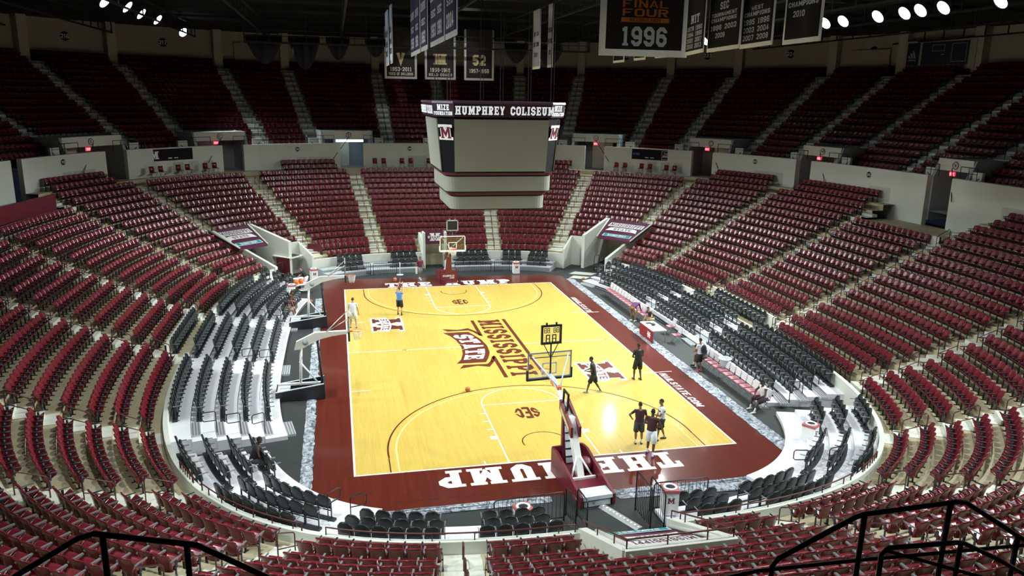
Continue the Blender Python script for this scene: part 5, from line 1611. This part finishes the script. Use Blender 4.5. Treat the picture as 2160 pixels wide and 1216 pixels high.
    for p, q, z in B:
        p = np.array(p); q = np.array(q); d = q - p; L = max(1e-6, float(d @ d))
        u = np.clip(((co - p) @ d) / L, 0, 1); dist = np.linalg.norm(co - (p + u[:, None] * d), axis=1)
        m = dist < best; best[m] = dist[m]; zi[m] = zones.index(z)
    me.polygons.foreach_set('material_index', zi); me.polygons.foreach_set('use_smooth', np.ones(len(co), dtype=bool)); me.update()
    o = bpy.data.objects.new('person', me); COL.objects.link(o); o.location = loc; o.rotation_euler = (0, 0, rz)
    tag(o, name_label, 'person')
    # hair cap, eyes
    hb = MB(); vs = []; fs = []; n = 16
    for i in range(7):
        a = (PI * .52) * i / 6
        for q in range(n):
            t = 2 * PI * q / n; b_ = a * (1.18 if math.sin(t) < 0 else .80)
            vs.append((.081 * k * math.sin(b_) * math.cos(t), .101 * k * math.sin(b_) * math.sin(t) - .006 * k, .032 * k + .114 * k * math.cos(b_)))
    for i in range(6):
        for q in range(n): fs.append((i * n + q, (i + 1) * n + q, (i + 1) * n + (q + 1) % n, i * n + (q + 1) % n))
    hb.add(vs, fs, 0, TH, True); hb.build('hair', mat('hair_%.3f_%.3f_%.3f' % hair, hair, .8), o)
    eb = MB()
    for sx in (-1, 1): eb.sphere((sx * .030 * k, .090 * k, .022 * k), .011 * k, T=TH, n=8, k=6)
    eb.build('eyes', mat('eye_dark', (.03, .025, .02), .3), o)
    eb = MB(); eb.sphere((0, .088 * k, -.058 * k), k, T=TH, n=8, k=6, sc=(.022, .006, .006)); eb.build('mouth', mat('lips', (.16, .06, .05), .5), o)
    # loose shorts: two flared legs and a waistband, one cloth
    if not pants:
        cb = MB()
        for h, kn in ((pL, nL), (pR, nR)):
            e = h.lerp(kn, .92); cb.tube([h + (h - kn).normalized() * .06 * k, h.lerp(kn, .45), e], [.118 * k, .118 * k, .112 * k], n=14)
        T = Matrix(((rt.x, f.x, spine.x, P.x), (rt.y, f.y, spine.y, P.y), (rt.z, f.z, spine.z, P.z), (0, 0, 0, 1)))
        cb.sphere((0, 0, .02 * k), k, T=T, sc=(.188, .145, .145)); cb.build('shorts', mat('cloth_%.3f_%.3f_%.3f' % tuple(shorts), shorts, .85), o)
    # shirt body, hanging a little loose
    sb = MB(); prof = []
    for u, rx, ry in ((.10, .190, .148), (.35, .180, .138), (.62, .196, .142), (.88, .205, .132), (1.02, .19, .10)): prof.append((P.lerp(C, u), rx, ry))
    vs = []; fs = []; n = 18
    for c, rx, ry in prof:
        for q in range(n):
            t = 2 * PI * q / n; vs.append(c + rt * rx * k * math.cos(t) + f * ry * k * math.sin(t))
    for i in range(len(prof) - 1):
        for q in range(n): fs.append((i * n + q, i * n + (q + 1) % n, (i + 1) * n + (q + 1) % n, (i + 1) * n + q))
    fs.append(tuple(range((len(prof) - 1) * n, len(prof) * n)))
    sb.add(vs, fs, 0, None, True)
    so = sb.build('shirt', mat('cloth_%.3f_%.3f_%.3f' % tuple(shirt), shirt, .85), o)
    if stripe:
        st_ = MB(); c = P.lerp(C, .80); vs = []
        for dz in (-.03, .03):
            for q in range(n):
                t = 2 * PI * q / n; vs.append(c + spine * dz * k + rt * .209 * k * math.cos(t) + f * .146 * k * math.sin(t))
        st_.add(vs, [(q, (q + 1) % n, n + (q + 1) % n, n + q) for q in range(n)], 0, None, True); st_.build('chest_stripe', mat('stripe_dark', (.02, .02, .03), .8), so)
    return o
MAROONC = (.085, .012, .022); NAVY = (.010, .012, .018); WHITEC = (.62, .66, .68)
def faceto(dx, dy): return math.atan2(-dx, dy)
person('person in a blue tank top and dark shorts shooting toward the far hoop', (-4.3, 7.1, 0), faceto(.45, 1), 1.86, 'light', (.06, .04, .02), (.10, .22, .50), (.012, .016, .022), (.02, .02, .025), (.03, .03, .03), .0,
       hl=(-.10, .30, 2.08), hr=(.14, .26, 2.12), el=(-.6, .5, 0), er=(.6, .5, 0), look=(0, 1, .35), chest=(0, .0, 1.47), fl=(-.14, .06, 0), fr=(.14, -.05, 0))
person('person in white tee and white shorts standing by the left sideline, back turned', (-7.25, 4.7, 0), faceto(.1, 1), 1.90, 'light', (.035, .022, .012), (.60, .66, .70), (.66, .70, .72), (.05, .05, .06), (.4, .4, .4), .6, hl=(-.31, .10, .88), hr=(.32, .06, .86), fl=(-.17, .02, 0), fr=(.18, -.04, 0))
person('person in a maroon tee and grey shorts walking along the far baseline', (-2.0, 16.7, 0), faceto(.5, -.9), 1.85, 'mid', (.10, .05, .03), (.10, .012, .03), (.22, .24, .27), (.55, .70, .75), (.65, .68, .7), .6, hl=(-.32, .18, .90), hr=(.34, -.10, .90), fl=(-.11, -.22, 0), fr=(.11, .24, 0))
tag(MB().box((-2.28, 16.52, .78), (.14, .08, .52)).build('towel', M_SIGNW), 'white towel held by the walking person at the far baseline', 'towel')
person('person in a black tee and black shorts jogging across near the right emblem', (3.65, -7.95, 0), faceto(-1, .45), 1.84, 'dark', (.008, .007, .006), (.014, .017, .018), (.008, .009, .010), (.35, .35, .36), (.10, .10, .10), .55,
       hl=(-.12, .34, 1.12), hr=(.16, .36, 1.10), el=(-.5, -.5, -.5), er=(.5, -.5, -.5), fl=(-.10, .30, 0), fr=(.13, -.34, .04), chest=(0, .09, 1.44), pelvis=(0, 0, .94), look=(-.1, 1, -.1))
person('person all in black standing on the right sideline, back turned', (6.4, -6.65, 0), faceto(-.1, 1), 1.93, 'dark', (.008, .007, .006), (.012, .012, .014), (.010, .010, .012), (.03, .03, .035), (.05, .05, .05), .6, hl=(-.08, .22, 1.08), hr=(.08, .24, 1.06), el=(-.8, -.4, -.2), er=(.8, -.4, -.2), fl=(-.15, .08, 0), fr=(.15, -.06, 0), look=(-.2, 1, -.2))
person('person in a dark maroon tee and grey shorts, leftmost of the near-baseline trio', (3.68, -13.68, 0), faceto(.25, 1), 1.84, 'mid', (.012, .010, .009), (.040, .010, .016), (.035, .037, .042), (.04, .03, .03), (.7, .7, .7), .6, hl=(-.30, .22, 1.06), hr=(.25, .26, .98), el=(-1, -.2, .1), er=(.8, -.5, 0), fl=(-.12, .0, 0), fr=(.13, .02, 0))
person('person in sleeveless maroon top and long white shorts, in the near-baseline trio', (3.76, -14.72, 0), faceto(.75, .75), 1.97, 'dark', (.010, .008, .007), (.045, .012, .018), (.66, .74, .78), (.10, .05, .30), (.72, .74, .76), .35, hl=(-.12, .26, 1.12), hr=(.20, .26, 1.10), el=(-.8, -.3, -.2), er=(.8, -.5, -.2), fl=(-.17, .12, 0), fr=(.16, -.16, 0), look=(-.1, 1, -.15))
person('person in a white striped polo and black shorts, rightmost of the near-baseline trio', (4.72, -13.5, 0), faceto(-1, .15), 1.84, 'mid', (.012, .010, .009), (.62, .66, .66), (.012, .014, .014), (.06, .06, .06), (.3, .3, .3), .6, hl=(-.16, .40, 1.24), hr=(.28, .16, .92), el=(-.3, -.6, -.6), er=(.6, -.5, -.1), fl=(-.12, .20, 0), fr=(.13, -.20, 0), stripe=True)
person('person in a purple long-sleeved top and khaki trousers bending over the sideline chairs', (10.0, 3.35, 0), faceto(1, .55), 1.80, 'mid', (.18, .13, .07), (.085, .022, .10), (.22, .13, .03), (.70, .74, .80), (.7, .7, .7), 2.0, pelvis=(0, -.12, .92), chest=(0, .36, 1.12), head=(0, .58, 1.08), look=(0, .8, -.7), hl=(-.2, .66, .62), hr=(.16, .66, .64), el=(-.4, -.3, -.3), er=(.4, -.3, -.3), pants=True, fl=(-.15, -.05, 0), fr=(.15, .05, 0))
def sit(label, loc, rz, zs, **kw):
    d = dict(pelvis=(0, 0, zs + .10), chest=(0, .06, zs + .58), fl=(-.17, .52, 0), fr=(.17, .50, 0), kl=(-.2, .5, 1), kr=(.2, .5, 1), hl=(-.16, .38, zs + .22), hr=(.16, .38, zs + .22), el=(-1, -.2, -.2), er=(1, -.2, -.2), look=(0, 1, -.2))
    d.update(kw); return person(label, loc, rz, **d)
SC = .47
sit('person in a dark top sitting hunched behind the scorer table', (10.70, 1.95, 0), faceto(-1, -.2), SC, H=1.8, skin='light', hair=(.02, .015, .01), shirt=(.03, .02, .025), shorts=(.32, .25, .12), chest=(0, .20, 1.0), shoe=(.6, .6, .6), sock=(.3, .3, .3))
sit('person in a dark top bent forward on a sideline chair beside the backpack wearer', (10.62, -5.35, 0), faceto(-1, .1), SC, H=1.82, skin='mid', hair=(.008, .007, .006), shirt=(.02, .022, .03), shorts=(.02, .02, .025), chest=(0, .30, .92), look=(0, .8, -.6), shoe=(.05, .05, .06), sock=(.6, .6, .6))
pb = person('person in a white tee with a dark backpack standing by the sideline chairs', (10.0, -6.1, 0), faceto(-.35, 1), 1.84, 'mid', (.02, .014, .01), (.66, .70, .76), (.02, .02, .025), (.35, .05, .09), (.2, .1, .08), .6, hl=(-.2, .3, 1.05), hr=(.3, .12, .9))
bp_ = MB(); bp_.sphere((0, -.22, 1.28), 1.0, sc=(.17, .11, .25)); bp_.box((0, -.30, 1.16), (.24, .08, .2))
bp_.tube([(-.12, -.14, 1.5), (-.13, .02, 1.55), (-.13, .14, 1.4), (-.13, .10, 1.15)], .018, n=6); bp_.tube([(.12, -.14, 1.5), (.13, .02, 1.55), (.13, .14, 1.4), (.13, .10, 1.15)], .018, n=6)
o = bp_.build('backpack', mat('backpack_navy', (.012, .016, .026), .8)); o.location = (10.0, -6.1, 0); o.rotation_euler = (0, 0, faceto(-.35, 1)); tag(o, 'dark navy backpack worn over a white tee at the right sideline', 'backpack')
sit('person in a white tank top sitting at the near end of the sideline chairs', (10.62, -11.35, 0), faceto(-1, -.1), SC, H=1.95, skin='dark', hair=(.008, .007, .006), shirt=(.68, .70, .72), shorts=(.03, .02, .03), sleeve=0, chest=(0, .10, 1.04), fl=(-.22, .62, 0), fr=(.25, .48, 0), shoe=(.66, .68, .70), sock=(.72, .72, .72), socklen=.38, look=(0, 1, -.1))
sit('person in a black tank top sitting in the left corner front row', (-11.25, -13.55, 0), faceto(1, .05), .50, H=1.93, skin='dark', hair=(.008, .007, .006), shirt=(.010, .011, .016), shorts=(.05, .05, .055), sleeve=0, chest=(0, .16, 1.06), shoe=(.7, .72, .74), sock=(.05, .05, .05), look=(0, 1, -.1))
sit('person in a maroon top sitting on the left deck edge, farther of the seated pair', (-11.2, 9.0, 0), faceto(1, -.1), .50, H=1.84, skin='mid', hair=(.02, .012, .01), shirt=(.07, .012, .025), shorts=(.05, .01, .02), chest=(0, .14, 1.02), shoe=(.4, .4, .4))
sit('person in dark maroon top sitting on left deck edge, nearer of the pair', (-11.25, 7.7, 0), faceto(1, -.2), .50, H=1.86, skin='mid', hair=(.015, .01, .008), shirt=(.05, .010, .022), shorts=(.30, .22, .16), chest=(0, .16, 1.02), shoe=(.45, .40, .35))
person('person in a black top and long white shorts bending by the orange coolers', (-10.35, 14.6, 0), faceto(-1, .3), 1.90, 'light', (.05, .03, .02), (.015, .018, .02), (.64, .66, .70), (.70, .72, .78), (.7, .7, .7), .6, pelvis=(0, -.08, .96), chest=(0, .20, 1.34), look=(0, .9, -.5), hl=(-.2, .55, .95), hr=(.2, .55, .95))
# ------------------------------------------------------------------ basketballs
def ball(loc, lab, col=(.42, .12, .035)):
    t = MB().sphere((0, 0, 0), .121, n=24, k=16).build('basketball', mat('ball_orange', col, .55)); t.location = loc
    s = MB()
    for ax in range(2): s.tube([(.1215 * math.cos(a), .1215 * math.sin(a) * (ax == 0), .1215 * math.sin(a) * (ax == 1)) for a in np.linspace(0, 2 * PI, 25)[:-1]], .003, n=4, closed=True)
    for sx in (-1, 1): s.tube([(sx * (.06 + .035 * math.cos(a) ** 2), .105 * math.cos(a) * .95, .105 * math.sin(a) * .95) for a in np.linspace(0, 2 * PI, 25)[:-1]], .003, n=4, closed=True)
    s.build('seam', M_BLACK, t); return tag(t, lab, 'ball')
ball((-4.54, 7.35, 2.30), 'basketball leaving the raised hands of the shooter')
ball((-2.2, -6.75, .127), 'basketball on the court near the top of the near three-point arc')
ball((10.35, 14.6, .121), 'basketball on the dark floor near the far right tunnel')
ball((-9.9, 11.0, .121), 'basketball on the dark floor behind the farther practice hoop')
# ------------------------------------------------------------------ sideline chairs
M_CUSH = mat('pink_cushion', (.50, .20, .24), .6); M_COVER = mat('white_cover', (.72, .70, .73), .6)
def side_chairs():
    root = None; C = None; n = 0
    ys = [(9.9 - .56 * i, 'far group') for i in range(13)] + [(-5.0 - .56 * i, 'near group') for i in range(12)]
    extra = [(11.35, .45, 'behind the scorer table, farther one'), (10.95, -1.25, 'behind the scorer table, nearer one')]
    items = [(10.78, y, f'white-backed chair with pink seat, sideline {g}, {ordn(int(round((9.9 - y) / .56)) + 1 if y > 2 else int(round((-5.0 - y) / .56)) + 1)} counting toward the camera') for y, g in ys] + [(x, y, f'white-backed folding chair with pink seat {g}') for x, y, g in extra]
    for x, y, lab in items:
        if root is None:
            root = thing('folding_chair', lab, 'chair', (x, y, 0), PI / 2, 'white-backed folding chairs along the right sideline')
            m = MB(); m.box((0, .06, .455), (.42, .42, .06)); a = m.build('seat', M_CUSH, root)
            m = MB(); m.hexa([(-.21, -.17, .56), (.21, -.17, .56), (.21, -.12, .56), (-.21, -.12, .56)], [(-.21, -.25, .90), (.21, -.25, .90), (.21, -.20, .90), (-.21, -.20, .90)]); b = m.build('backrest', M_COVER, root)
            m = MB(); T = plane((0, -.178, .68), (-1, 0, 0), (0, -.08, .34)); lay(m, text_quads('M', .14, .2, sw=1.7), T); c = m.build('back_emblem', M_MAROON, root)
            m = MB()
            for sx in (-.2, .2): m.tube([(sx, .26, 0), (sx, -.16, .56), (sx, -.23, .88)], .013, n=6); m.tube([(sx, -.25, 0), (sx, .22, .44)], .013, n=6)
            m.tube([(-.2, -.19, .12), (.2, -.19, .12)], .010, n=6); m.tube([(-.2, .2, .1), (.2, .2, .1)], .010, n=6); d = m.build('leg_frame', M_STAND, root)
            C = [(a, []), (b, []), (c, []), (d, [])]
        else: dup(root, C, (x, y, 0), PI / 2, lab)
side_chairs()
t = thing('scorer_table', 'white-topped scorer table with a red front panel on the right sideline', 'table', (9.85, -.28, 0))
m = MB(); m.box((0, 0, .745), (.86, 1.95, .04)); m.build('tabletop', M_SIGNW, t)
m = MB(); m.box((-.42, 0, .37), (.03, 2.0, .72)); m.build('front_panel', mat('table_red', (.26, .014, .020), .5), t)
m = MB(); T = plane((-.437, -.45, .22), (0, -1, 0), (0, 0, 1)); lay(m, text_quads('M', .34, .42, sw=1.7), T); m.box((0, .17, .0), (.5, .09, .006), 0, T); m.build('front_emblem', M_SIGNW, t)
for x in (-.36, .38):
    for y in (-.9, .9): m = MB(); m.tube([(x, y, 0), (x, y, .73)], .02, n=6); m.build('leg', M_CHROME, t)
for i, (x, y, w, h) in enumerate(((9.78, .25, .30, .20), (9.95, .0, .22, .3), (9.86, -.25, .18, .12))):
    o = MB().box((0, 0, .02), (w, h, .04)).build('control_console', M_IRON); o.location = (x, y, .766); tag(o, f'small dark console on the scorer table, {ordn(i + 1)} from the far end', 'console', 'consoles on the scorer table')
# ------------------------------------------------------------------ bins, coolers, mop basket
def bin_square(x, y, z, lab, rz=0.0):
    t = thing('waste_bin', lab, 'bin', (x, y, z), rz)
    m = MB(); m.box((0, 0, .40), (.50, .50, .80)); m.build('body', M_SIGNW, t)
    m = MB(); m.box((0, 0, .84), (.54, .54, .10)); m.build('lid', mat('lid_pink', (.45, .12, .13), .5), t)
    m = MB(); m.lathe([(.0, 0), (.24, 0), (.23, .035), (.17, .04), (.16, .012), (0, .01)], (0, 0, .89)); m.build('lid_ring', M_SIGNW, t)
    m = MB(); m.lathe([(0, 0), (.155, 0), (.155, .004), (0, .004)], (0, 0, .905)); m.build('opening', M_BLACK, t)
    m = MB(); lay(m, text_quads('M', .2, .24), plane((0, -.252, .42), (1, 0, 0), (0, 0, 1))); m.build('bin_emblem', M_MAROON, t)
bin_square(-2.45, -19.15, 0, 'white bin with pink lid behind the near left barricade', .2)
bin_square(2.45, -19.45, .354, 'white bin with pink lid behind the near right barricade', -.2)
bin_square(10.62, -14.95, 0, 'white bin with pink lid beside the right corner chairs', .6)
bin_square(5.78, 17.95, 0, 'white bin in front of the far right chairs', 0)
bin_square(-9.85, 17.7, 0, 'white bin by the far left chairs', .3)
bin_square(-11.2, 12.8, 0, 'white bin at the head of the left decks', .3)
t = thing('laundry_basket', 'white round mesh basket on the sideline chairs', 'basket', (10.95, -6.95, .49))
m = MB(); m.lathe([(.19, 0), (.22, .2), (.30, .46), (.31, .47), (.29, .45), (.20, .2), (.17, .02)], n=20); m.build('basket_body', mat('basket_blue_white', (.50, .62, .72), .5), t)
m = MB(); m.tube([(.31 * math.cos(a), .31 * math.sin(a), .47) for a in np.linspace(0, 2 * PI, 25)[:-1]], .025, n=6, closed=True); m.build('basket_rim', M_SIGNW, t)
t = thing('cart', 'white cooler cart with papers at the left sideline', 'cart', (-10.75, 14.0, 0), .3)
m = MB(); m.box((0, 0, .62), (1.0, .6, .06)); m.box((0, 0, .2), (1.0, .6, .05)); m.build('shelf', M_SIGNW, t)
m = MB(); m.box((.51, 0, .42), (.03, .6, .5)); m.build('side_panel', M_BLUEW, t)
for x in (-.46, .46):
    for y in (-.26, .26): m = MB(); m.tube([(x, y, 0), (x, y, .62)], .025, n=6); m.build('leg', M_FRAMEGREY, t)
for i, (x, y) in enumerate(((-10.95, 13.85), (-10.63, 14.05))):
    t = thing('drink_cooler', f'orange drink cooler with white lid, {["left", "right"][i]} of two on the cart', 'cooler', (x, y, .65), 0, 'orange coolers on the cart')
    m = MB(); m.lathe([(.0, 0), (.17, 0), (.19, .35), (0, .35)]); m.build('barrel', mat('cooler_orange', (.75, .20, .03), .45), t)
    m = MB(); m.lathe([(0, .35), (.20, .35), (.20, .42), (.17, .44), (0, .44)]); m.build('lid', M_SIGNW, t)
    m = MB(); m.box((.185, 0, .06), (.04, .04, .05)); m.build('spigot', M_SIGNW, t)
t = thing('post_stand', 'thin pale stand with a round foot at the far baseline', 'stand', (-3.36, 18.6, 0))
m = MB(); m.lathe([(0, 0), (.28, 0), (.28, .03), (.04, .06), (0, .06)]); m.build('foot', M_BLUEW, t); m = MB(); m.tube([(0, 0, .05), (0, 0, 1.0)], .03, n=8); m.build('pole', M_BLUEW, t)
for i, (pts) in enumerate((((9.9, 17.0), (11.5, 16.2), (12.2, 16.8), (10.6, 17.7)), ((9.5, 15.6), (10.6, 15.0), (11.2, 15.6), (10.1, 16.3)))):
    o = MB().prism(pts, .003, .02).build('floor_mat', mat('mat_pale', (.50, .52, .46), .6)); tag(o, f'pale floor mat before the far right tunnel, {["farther", "nearer"][i]} of two', 'mat', 'pale mats by the far right tunnel')
# ------------------------------------------------------------------ barricades and near rails
def barricade(p, q, label, h=1.05, n=None, z=0.0, m_=None):
    p = Vector((*p, z)); q = Vector((*q, z)); L = (q - p).length; n = n or int(L / .14)
    t = thing('barricade', label, 'barricade', (0, 0, 0), 0, 'black barricades round the near floor')
    u = Vector((0, 0, 1)); b = MB(); b.tube([p, p + u * (h - .08), p.lerp(q, .06 / L * 1.2) + u * h, q.lerp(p, .06 / L * 1.2) + u * h, q + u * (h - .08), q], .024, n=6); b.tube([p + u * .12, q + u * .12], .016, n=6)
    b.build('frame', M_BLKRAIL, t); b = MB()
    for i in range(1, n): b.tube([p.lerp(q, i / n) + u * .12, p.lerp(q, i / n) + u * (h - .01)], .009, n=5)
    b.build('bars', M_BLKRAIL, t)
barricade((-3.35, -18.9), (-.95, -18.75), 'long black barred barricade on the near floor, left of the basket stand')
barricade((-.80, -18.45), (-.72, -19.3), 'short black barricade turned along the ramp, left side')
barricade((-.45, -18.6), (-.40, -19.5), 'short black barricade turned along the ramp, nearer the basket stand')
barricade((1.62, -18.6), (1.62, -19.9), 'tall black barred gate beside the ramp, right side', 1.5)
barricade((2.1, -18.7), (2.1, -19.9), 'second tall black barred gate beside the near right bin', 1.3)
barricade((2.2, -18.75), (4.2, -18.70), 'long black barred barricade on the near floor, right of the ramp')
barricade((-12.9, 17.6), (-12.0, 18.5), 'black barred gate in the mouth of the far left tunnel', 1.3)
barricade((12.3, 17.9), (13.0, 17.2), 'black barred gate in the mouth of the far right tunnel', 1.3)
for i, (x0, x1, y) in enumerate(((-7.6, -5.6, 18.95), (-5.4, -3.6, 18.75), (1.0, 3.9, 18.75), (4.2, 5.4, 18.7))):
    barricade((x0, y), (x1, y), f'black barred barricade before the far deck, {ordn(i + 1)} from the left', .95)
t = thing('cable_ramp', 'clear floor cable cover with a row of lights leading to the near basket stand', 'cable cover', (0, 0, 0))
a, b = Vector((.6, -18.1, 0)), Vector((1.35, -19.75, 0)); d = (b - a).normalized(); nrm = Vector((-d.y, d.x, 0))
m = MB(); m.hexa([a - nrm * .17, a + nrm * .17, b + nrm * .17, b - nrm * .17], [a - nrm * .10 + Vector((0, 0, .05)), a + nrm * .10 + Vector((0, 0, .05)), b + nrm * .10 + Vector((0, 0, .05)), b - nrm * .10 + Vector((0, 0, .05))]); m.build('cover', mat('grey_cover', (.35, .37, .38), .3), t)
m = MB()
for i in range(11): m.sphere(a.lerp(b, (i + .5) / 11) + Vector((0, 0, .052)), .028, sc=(1.3, 1, .4), n=8, k=6)
m.build('light_strip', mat('warm_led', (.9, .8, .5), .4, emit=(1, .85, .5), estr=1.2), t)
# black loop handrails at the deck ends
def ploop(x, y, z, dx, dy, label, w=.55, h=.98, drop=.38):
    b = MB(); X = lambda u, v: (x + dx * u, y + dy * u, z + v)
    b.tube([X(0, 0), X(0, h - .06), X(.06, h), X(w - .06, h), X(w, h - .06), X(w, h - drop + .06), X(w - .06, h - drop), X(0, h - drop)], .021, n=6)
    tag(b.build('loop_handrail', M_BLKRAIL), label, 'handrail', 'black loop handrails on the decks')
for x, y, z, dx, dy, lab in ((-11.46, 5.4, .17, -.9, .3, 'at the left far-middle gap front'), (-12.3, 5.0, .30, -.9, .1, 'at the left far-middle gap, one tier up'), (-11.49, -2.2, .17, -.9, -.2, 'at the left middle gap front'), (-12.3, -2.3, .30, -.9, -.2, 'at the left middle gap, one tier up'), (-11.1, -10.4, .17, -.8, -.5, 'at the left near gap front'), (-12.0, -10.6, .30, -.9, -.2, 'at the left near gap, one tier up'), (-12.9, -10.6, .43, -.9, -.2, 'at the left near gap, two tiers up'),
                             (-8.55, -18.15, .46, .7, .7, 'at the near left corner steps'), (-7.85, -18.35, .40, .9, .2, 'at the near left corner steps, nearer the court'), (8.55, -17.9, .31, -.95, .2, 'at the near right corner steps'), (9.2, -18.2, .46, .95, .2, 'at the near right corner steps, one tier up'),
                             (12.2, -1.6, .20, .9, .3, 'at the right middle gap front'), (13.1, -1.4, .36, .9, .3, 'at the right middle gap, one tier up'), (14.0, -1.2, .5, .9, .3, 'at the right middle gap, two tiers up'), (12.2, 5.6, .20, .9, .3, 'at the right far-middle gap front'), (13.1, 6.0, .36, .9, .3, 'at the right far-middle gap, one tier up'), (12.0, -11.2, .20, .9, .1, 'at the right near gap front'), (12.9, -10.8, .36, .9, .1, 'at the right near gap, one tier up'), (14.0, -10.4, .5, .9, .1, 'at the right near gap, two tiers up')):
    ploop(x, y, z, dx, dy, 'black loop handrail ' + lab)
# ------------------------------------------------------------------ dark stair rails close to the camera
YR = -36.0
def close_rail(label, paths, r=.021):
    b = MB()
    for P, rr in paths: b.tube([(x, YR + (0 if len(q) == 0 else q[0]), z) for x, z, *q in P], rr, n=8)
    tag(b.build('stair_rail', M_BLKRAIL), label, 'handrail', 'dark rails close to the camera')
close_rail('black sloped stair rail in front of the near left seats', [([(-11.2, 9.62), (-9.98, 10.60), (-9.60, 10.82), (-9.50, 10.845), (-8.89, 10.69), (-8.47, 10.40), (-7.6, 9.75)], .020), ([(-9.45, 10.82), (-9.45, 8.6)], .021), ([(-8.95, 10.70), (-8.95, 8.6)], .020), ([(-8.98, 10.345), (-8.56, 10.385), (-8.0, 10.0)], .012)])
close_rail('black sloped stair rail in front of the near right seats, upper one', [([(-4.57, 8.6), (-4.57, 9.98), (-4.52, 10.04), (-3.85, 10.34), (-3.78, 10.355), (-2.90, 10.375), (-2.80, 10.36), (-2.19, 9.97), (-1.3, 9.4)], .022), ([(-3.77, 10.35), (-3.79, 8.6)], .023), ([(-2.95, 10.37), (-2.97, 8.6)], .023), ([(-2.19, 9.97), (-2.21, 8.6)], .022), ([(-5.2, 9.90), (-4.69, 9.95), (-3.77, 9.93), (-2.11, 9.87), (-1.4, 9.85)], .016)])
close_rail('black stair rail in front of the near right seats, lower nearer one', [([(-3.66, 8.6, -.12), (-3.66, 10.05, -.12), (-3.60, 10.10, -.12), (-2.95, 10.07, -.12), (-2.88, 10.06, -.12), (-2.50, 9.86, -.12), (-1.9, 9.5, -.12)], .021), ([(-2.90, 10.06, -.12), (-2.92, 8.6, -.12)], .020), ([(-3.63, 10.08, -.12), (-2.52, 9.66, -.12), (-1.9, 9.42, -.12)], .016)])
# ------------------------------------------------------------------ lamps
def spot(name, loc, target, power, angle, blend=.6, size=.35, color=(.93, 1.0, .97)):
    L = bpy.data.lights.new(name, 'SPOT')
    L.energy = power; L.spot_size = angle; L.spot_blend = blend; L.shadow_soft_size = size; L.color = color
    o = bpy.data.objects.new(name, L); COL.objects.link(o)
    o.location = loc
    d = Vector(target) - Vector(loc)
    o.rotation_euler = d.to_track_quat('-Z', 'Y').to_euler()
    return o
M_LENS = mat('lamp_lens', (1, 1, 1), .3, emit=(.93, .95, 1.0), estr=9)
M_LENS2 = mat('lamp_lens_bright', (1, 1, 1), .3, emit=(.95, .97, 1.0), estr=70)
def lamp(x, y, z, tx, ty, label, power, angle, grp):
    t = thing('arena_floodlight', label, 'lamp', (x, y, z), 0, grp)
    d = (Vector((tx, ty, 0)) - Vector((x, y, z))).normalized()
    q = d.to_track_quat('-Z', 'Y').to_matrix().to_4x4()
    h = MB(); h.lathe([(.15, .70), (.20, .45), (.43, .06), (.48, 0), (.46, -.025), (.40, .05), (.13, .38)], T=q, n=18)
    h.build('reflector_housing', mat('lamp_housing', (.25, .26, .28), .4, metal=.7), t)
    l = MB(); l.lathe([(.0, -.005), (.42, -.005), (.42, .012), (0, .012)], T=q, n=18)
    l.build('lens', M_LENS2 if (17 < x < 20.5) else M_LENS, t)
    y_ = MB(); y_.tube([(0, 0, .45), (0, 0, 1.3)], .03, n=6); y_.build('hanger', M_BLACK, t)
    s = spot('floodlight_beam', Vector((x, y, z)) + d * .08, (tx, ty, 0), power, angle)
    s.parent = t; s.location = d * .08
    return t
for i, (x, y) in enumerate(LAMPS_LEFT):
    lamp(x, y, 19.0, 1.5, (y * (.55 if abs(y) < 15 else .82) if y < 35 else 20.0), f'floodlight hung on the left catwalk, {ordn(i + 1)} of its row', LAMP_POWER, math.radians(66), 'floodlights on the left catwalk')
for i, (x, y) in enumerate(LAMPS_RIGHT):
    lamp(x, y, 19.0, *((3.4, -11.1) if 19 < x < 20 else (3.2, -16.9) if x < 18.7 else (1.0, y * (.55 if abs(y) < 15 else .82))), f'floodlight hung on the right catwalk, {ordn(i + 1)} counting toward the camera', LAMP_POWER * (.10 if x < 20.5 else 1.0), math.radians(66), 'floodlights on the right catwalk')
for i, (x, y) in enumerate(LAMPS_MID_ADDED):
    lamp(x, y, 20.4, MID_AIM[i][0], MID_AIM[i][1], f'added fill floodlight above the court, {ordn(i + 1)}', LAMP_POWER * .6, math.radians(96 if i > 1 else 72), 'added fill floodlights above the court')  # overhead fill lamps, added out of view to even out the light

lamp(2.0, 12.0, 20.8, 2.0, 96.0, 'added small spotlight above the court aimed at the far tribute banners', LAMP_POWER * .5, math.radians(26), 'added spotlights for the banners')  # added lamp, out of view, brightens the far tribute banners

def aimed(x, y, z, tgt, label, power, ang):
    t = lamp(x, y, z, tgt[0], tgt[1], label, power, math.radians(ang), 'added spotlights for the banners')
    for c in t.children:
        if c.type == 'LIGHT': c.rotation_euler = (Vector(tgt) - Vector((x, y, z))).to_track_quat('-Z', 'Y').to_euler()
aimed(-21.3, -9.0, 19.4, (-4.5, -10.5, 16.8), 'added spotlight on the left catwalk aimed at the purple banner row', LAMP_POWER * .30, 44)  # lamp added out of view to light up the left banner row
aimed(-21.3, 3.2, 19.4, (-1.0, 5.0, 16.8), 'added spotlight on the left catwalk aimed at the narrow white banners', LAMP_POWER * .26, 26)  # unseen lamp added so the narrow banners read brighter
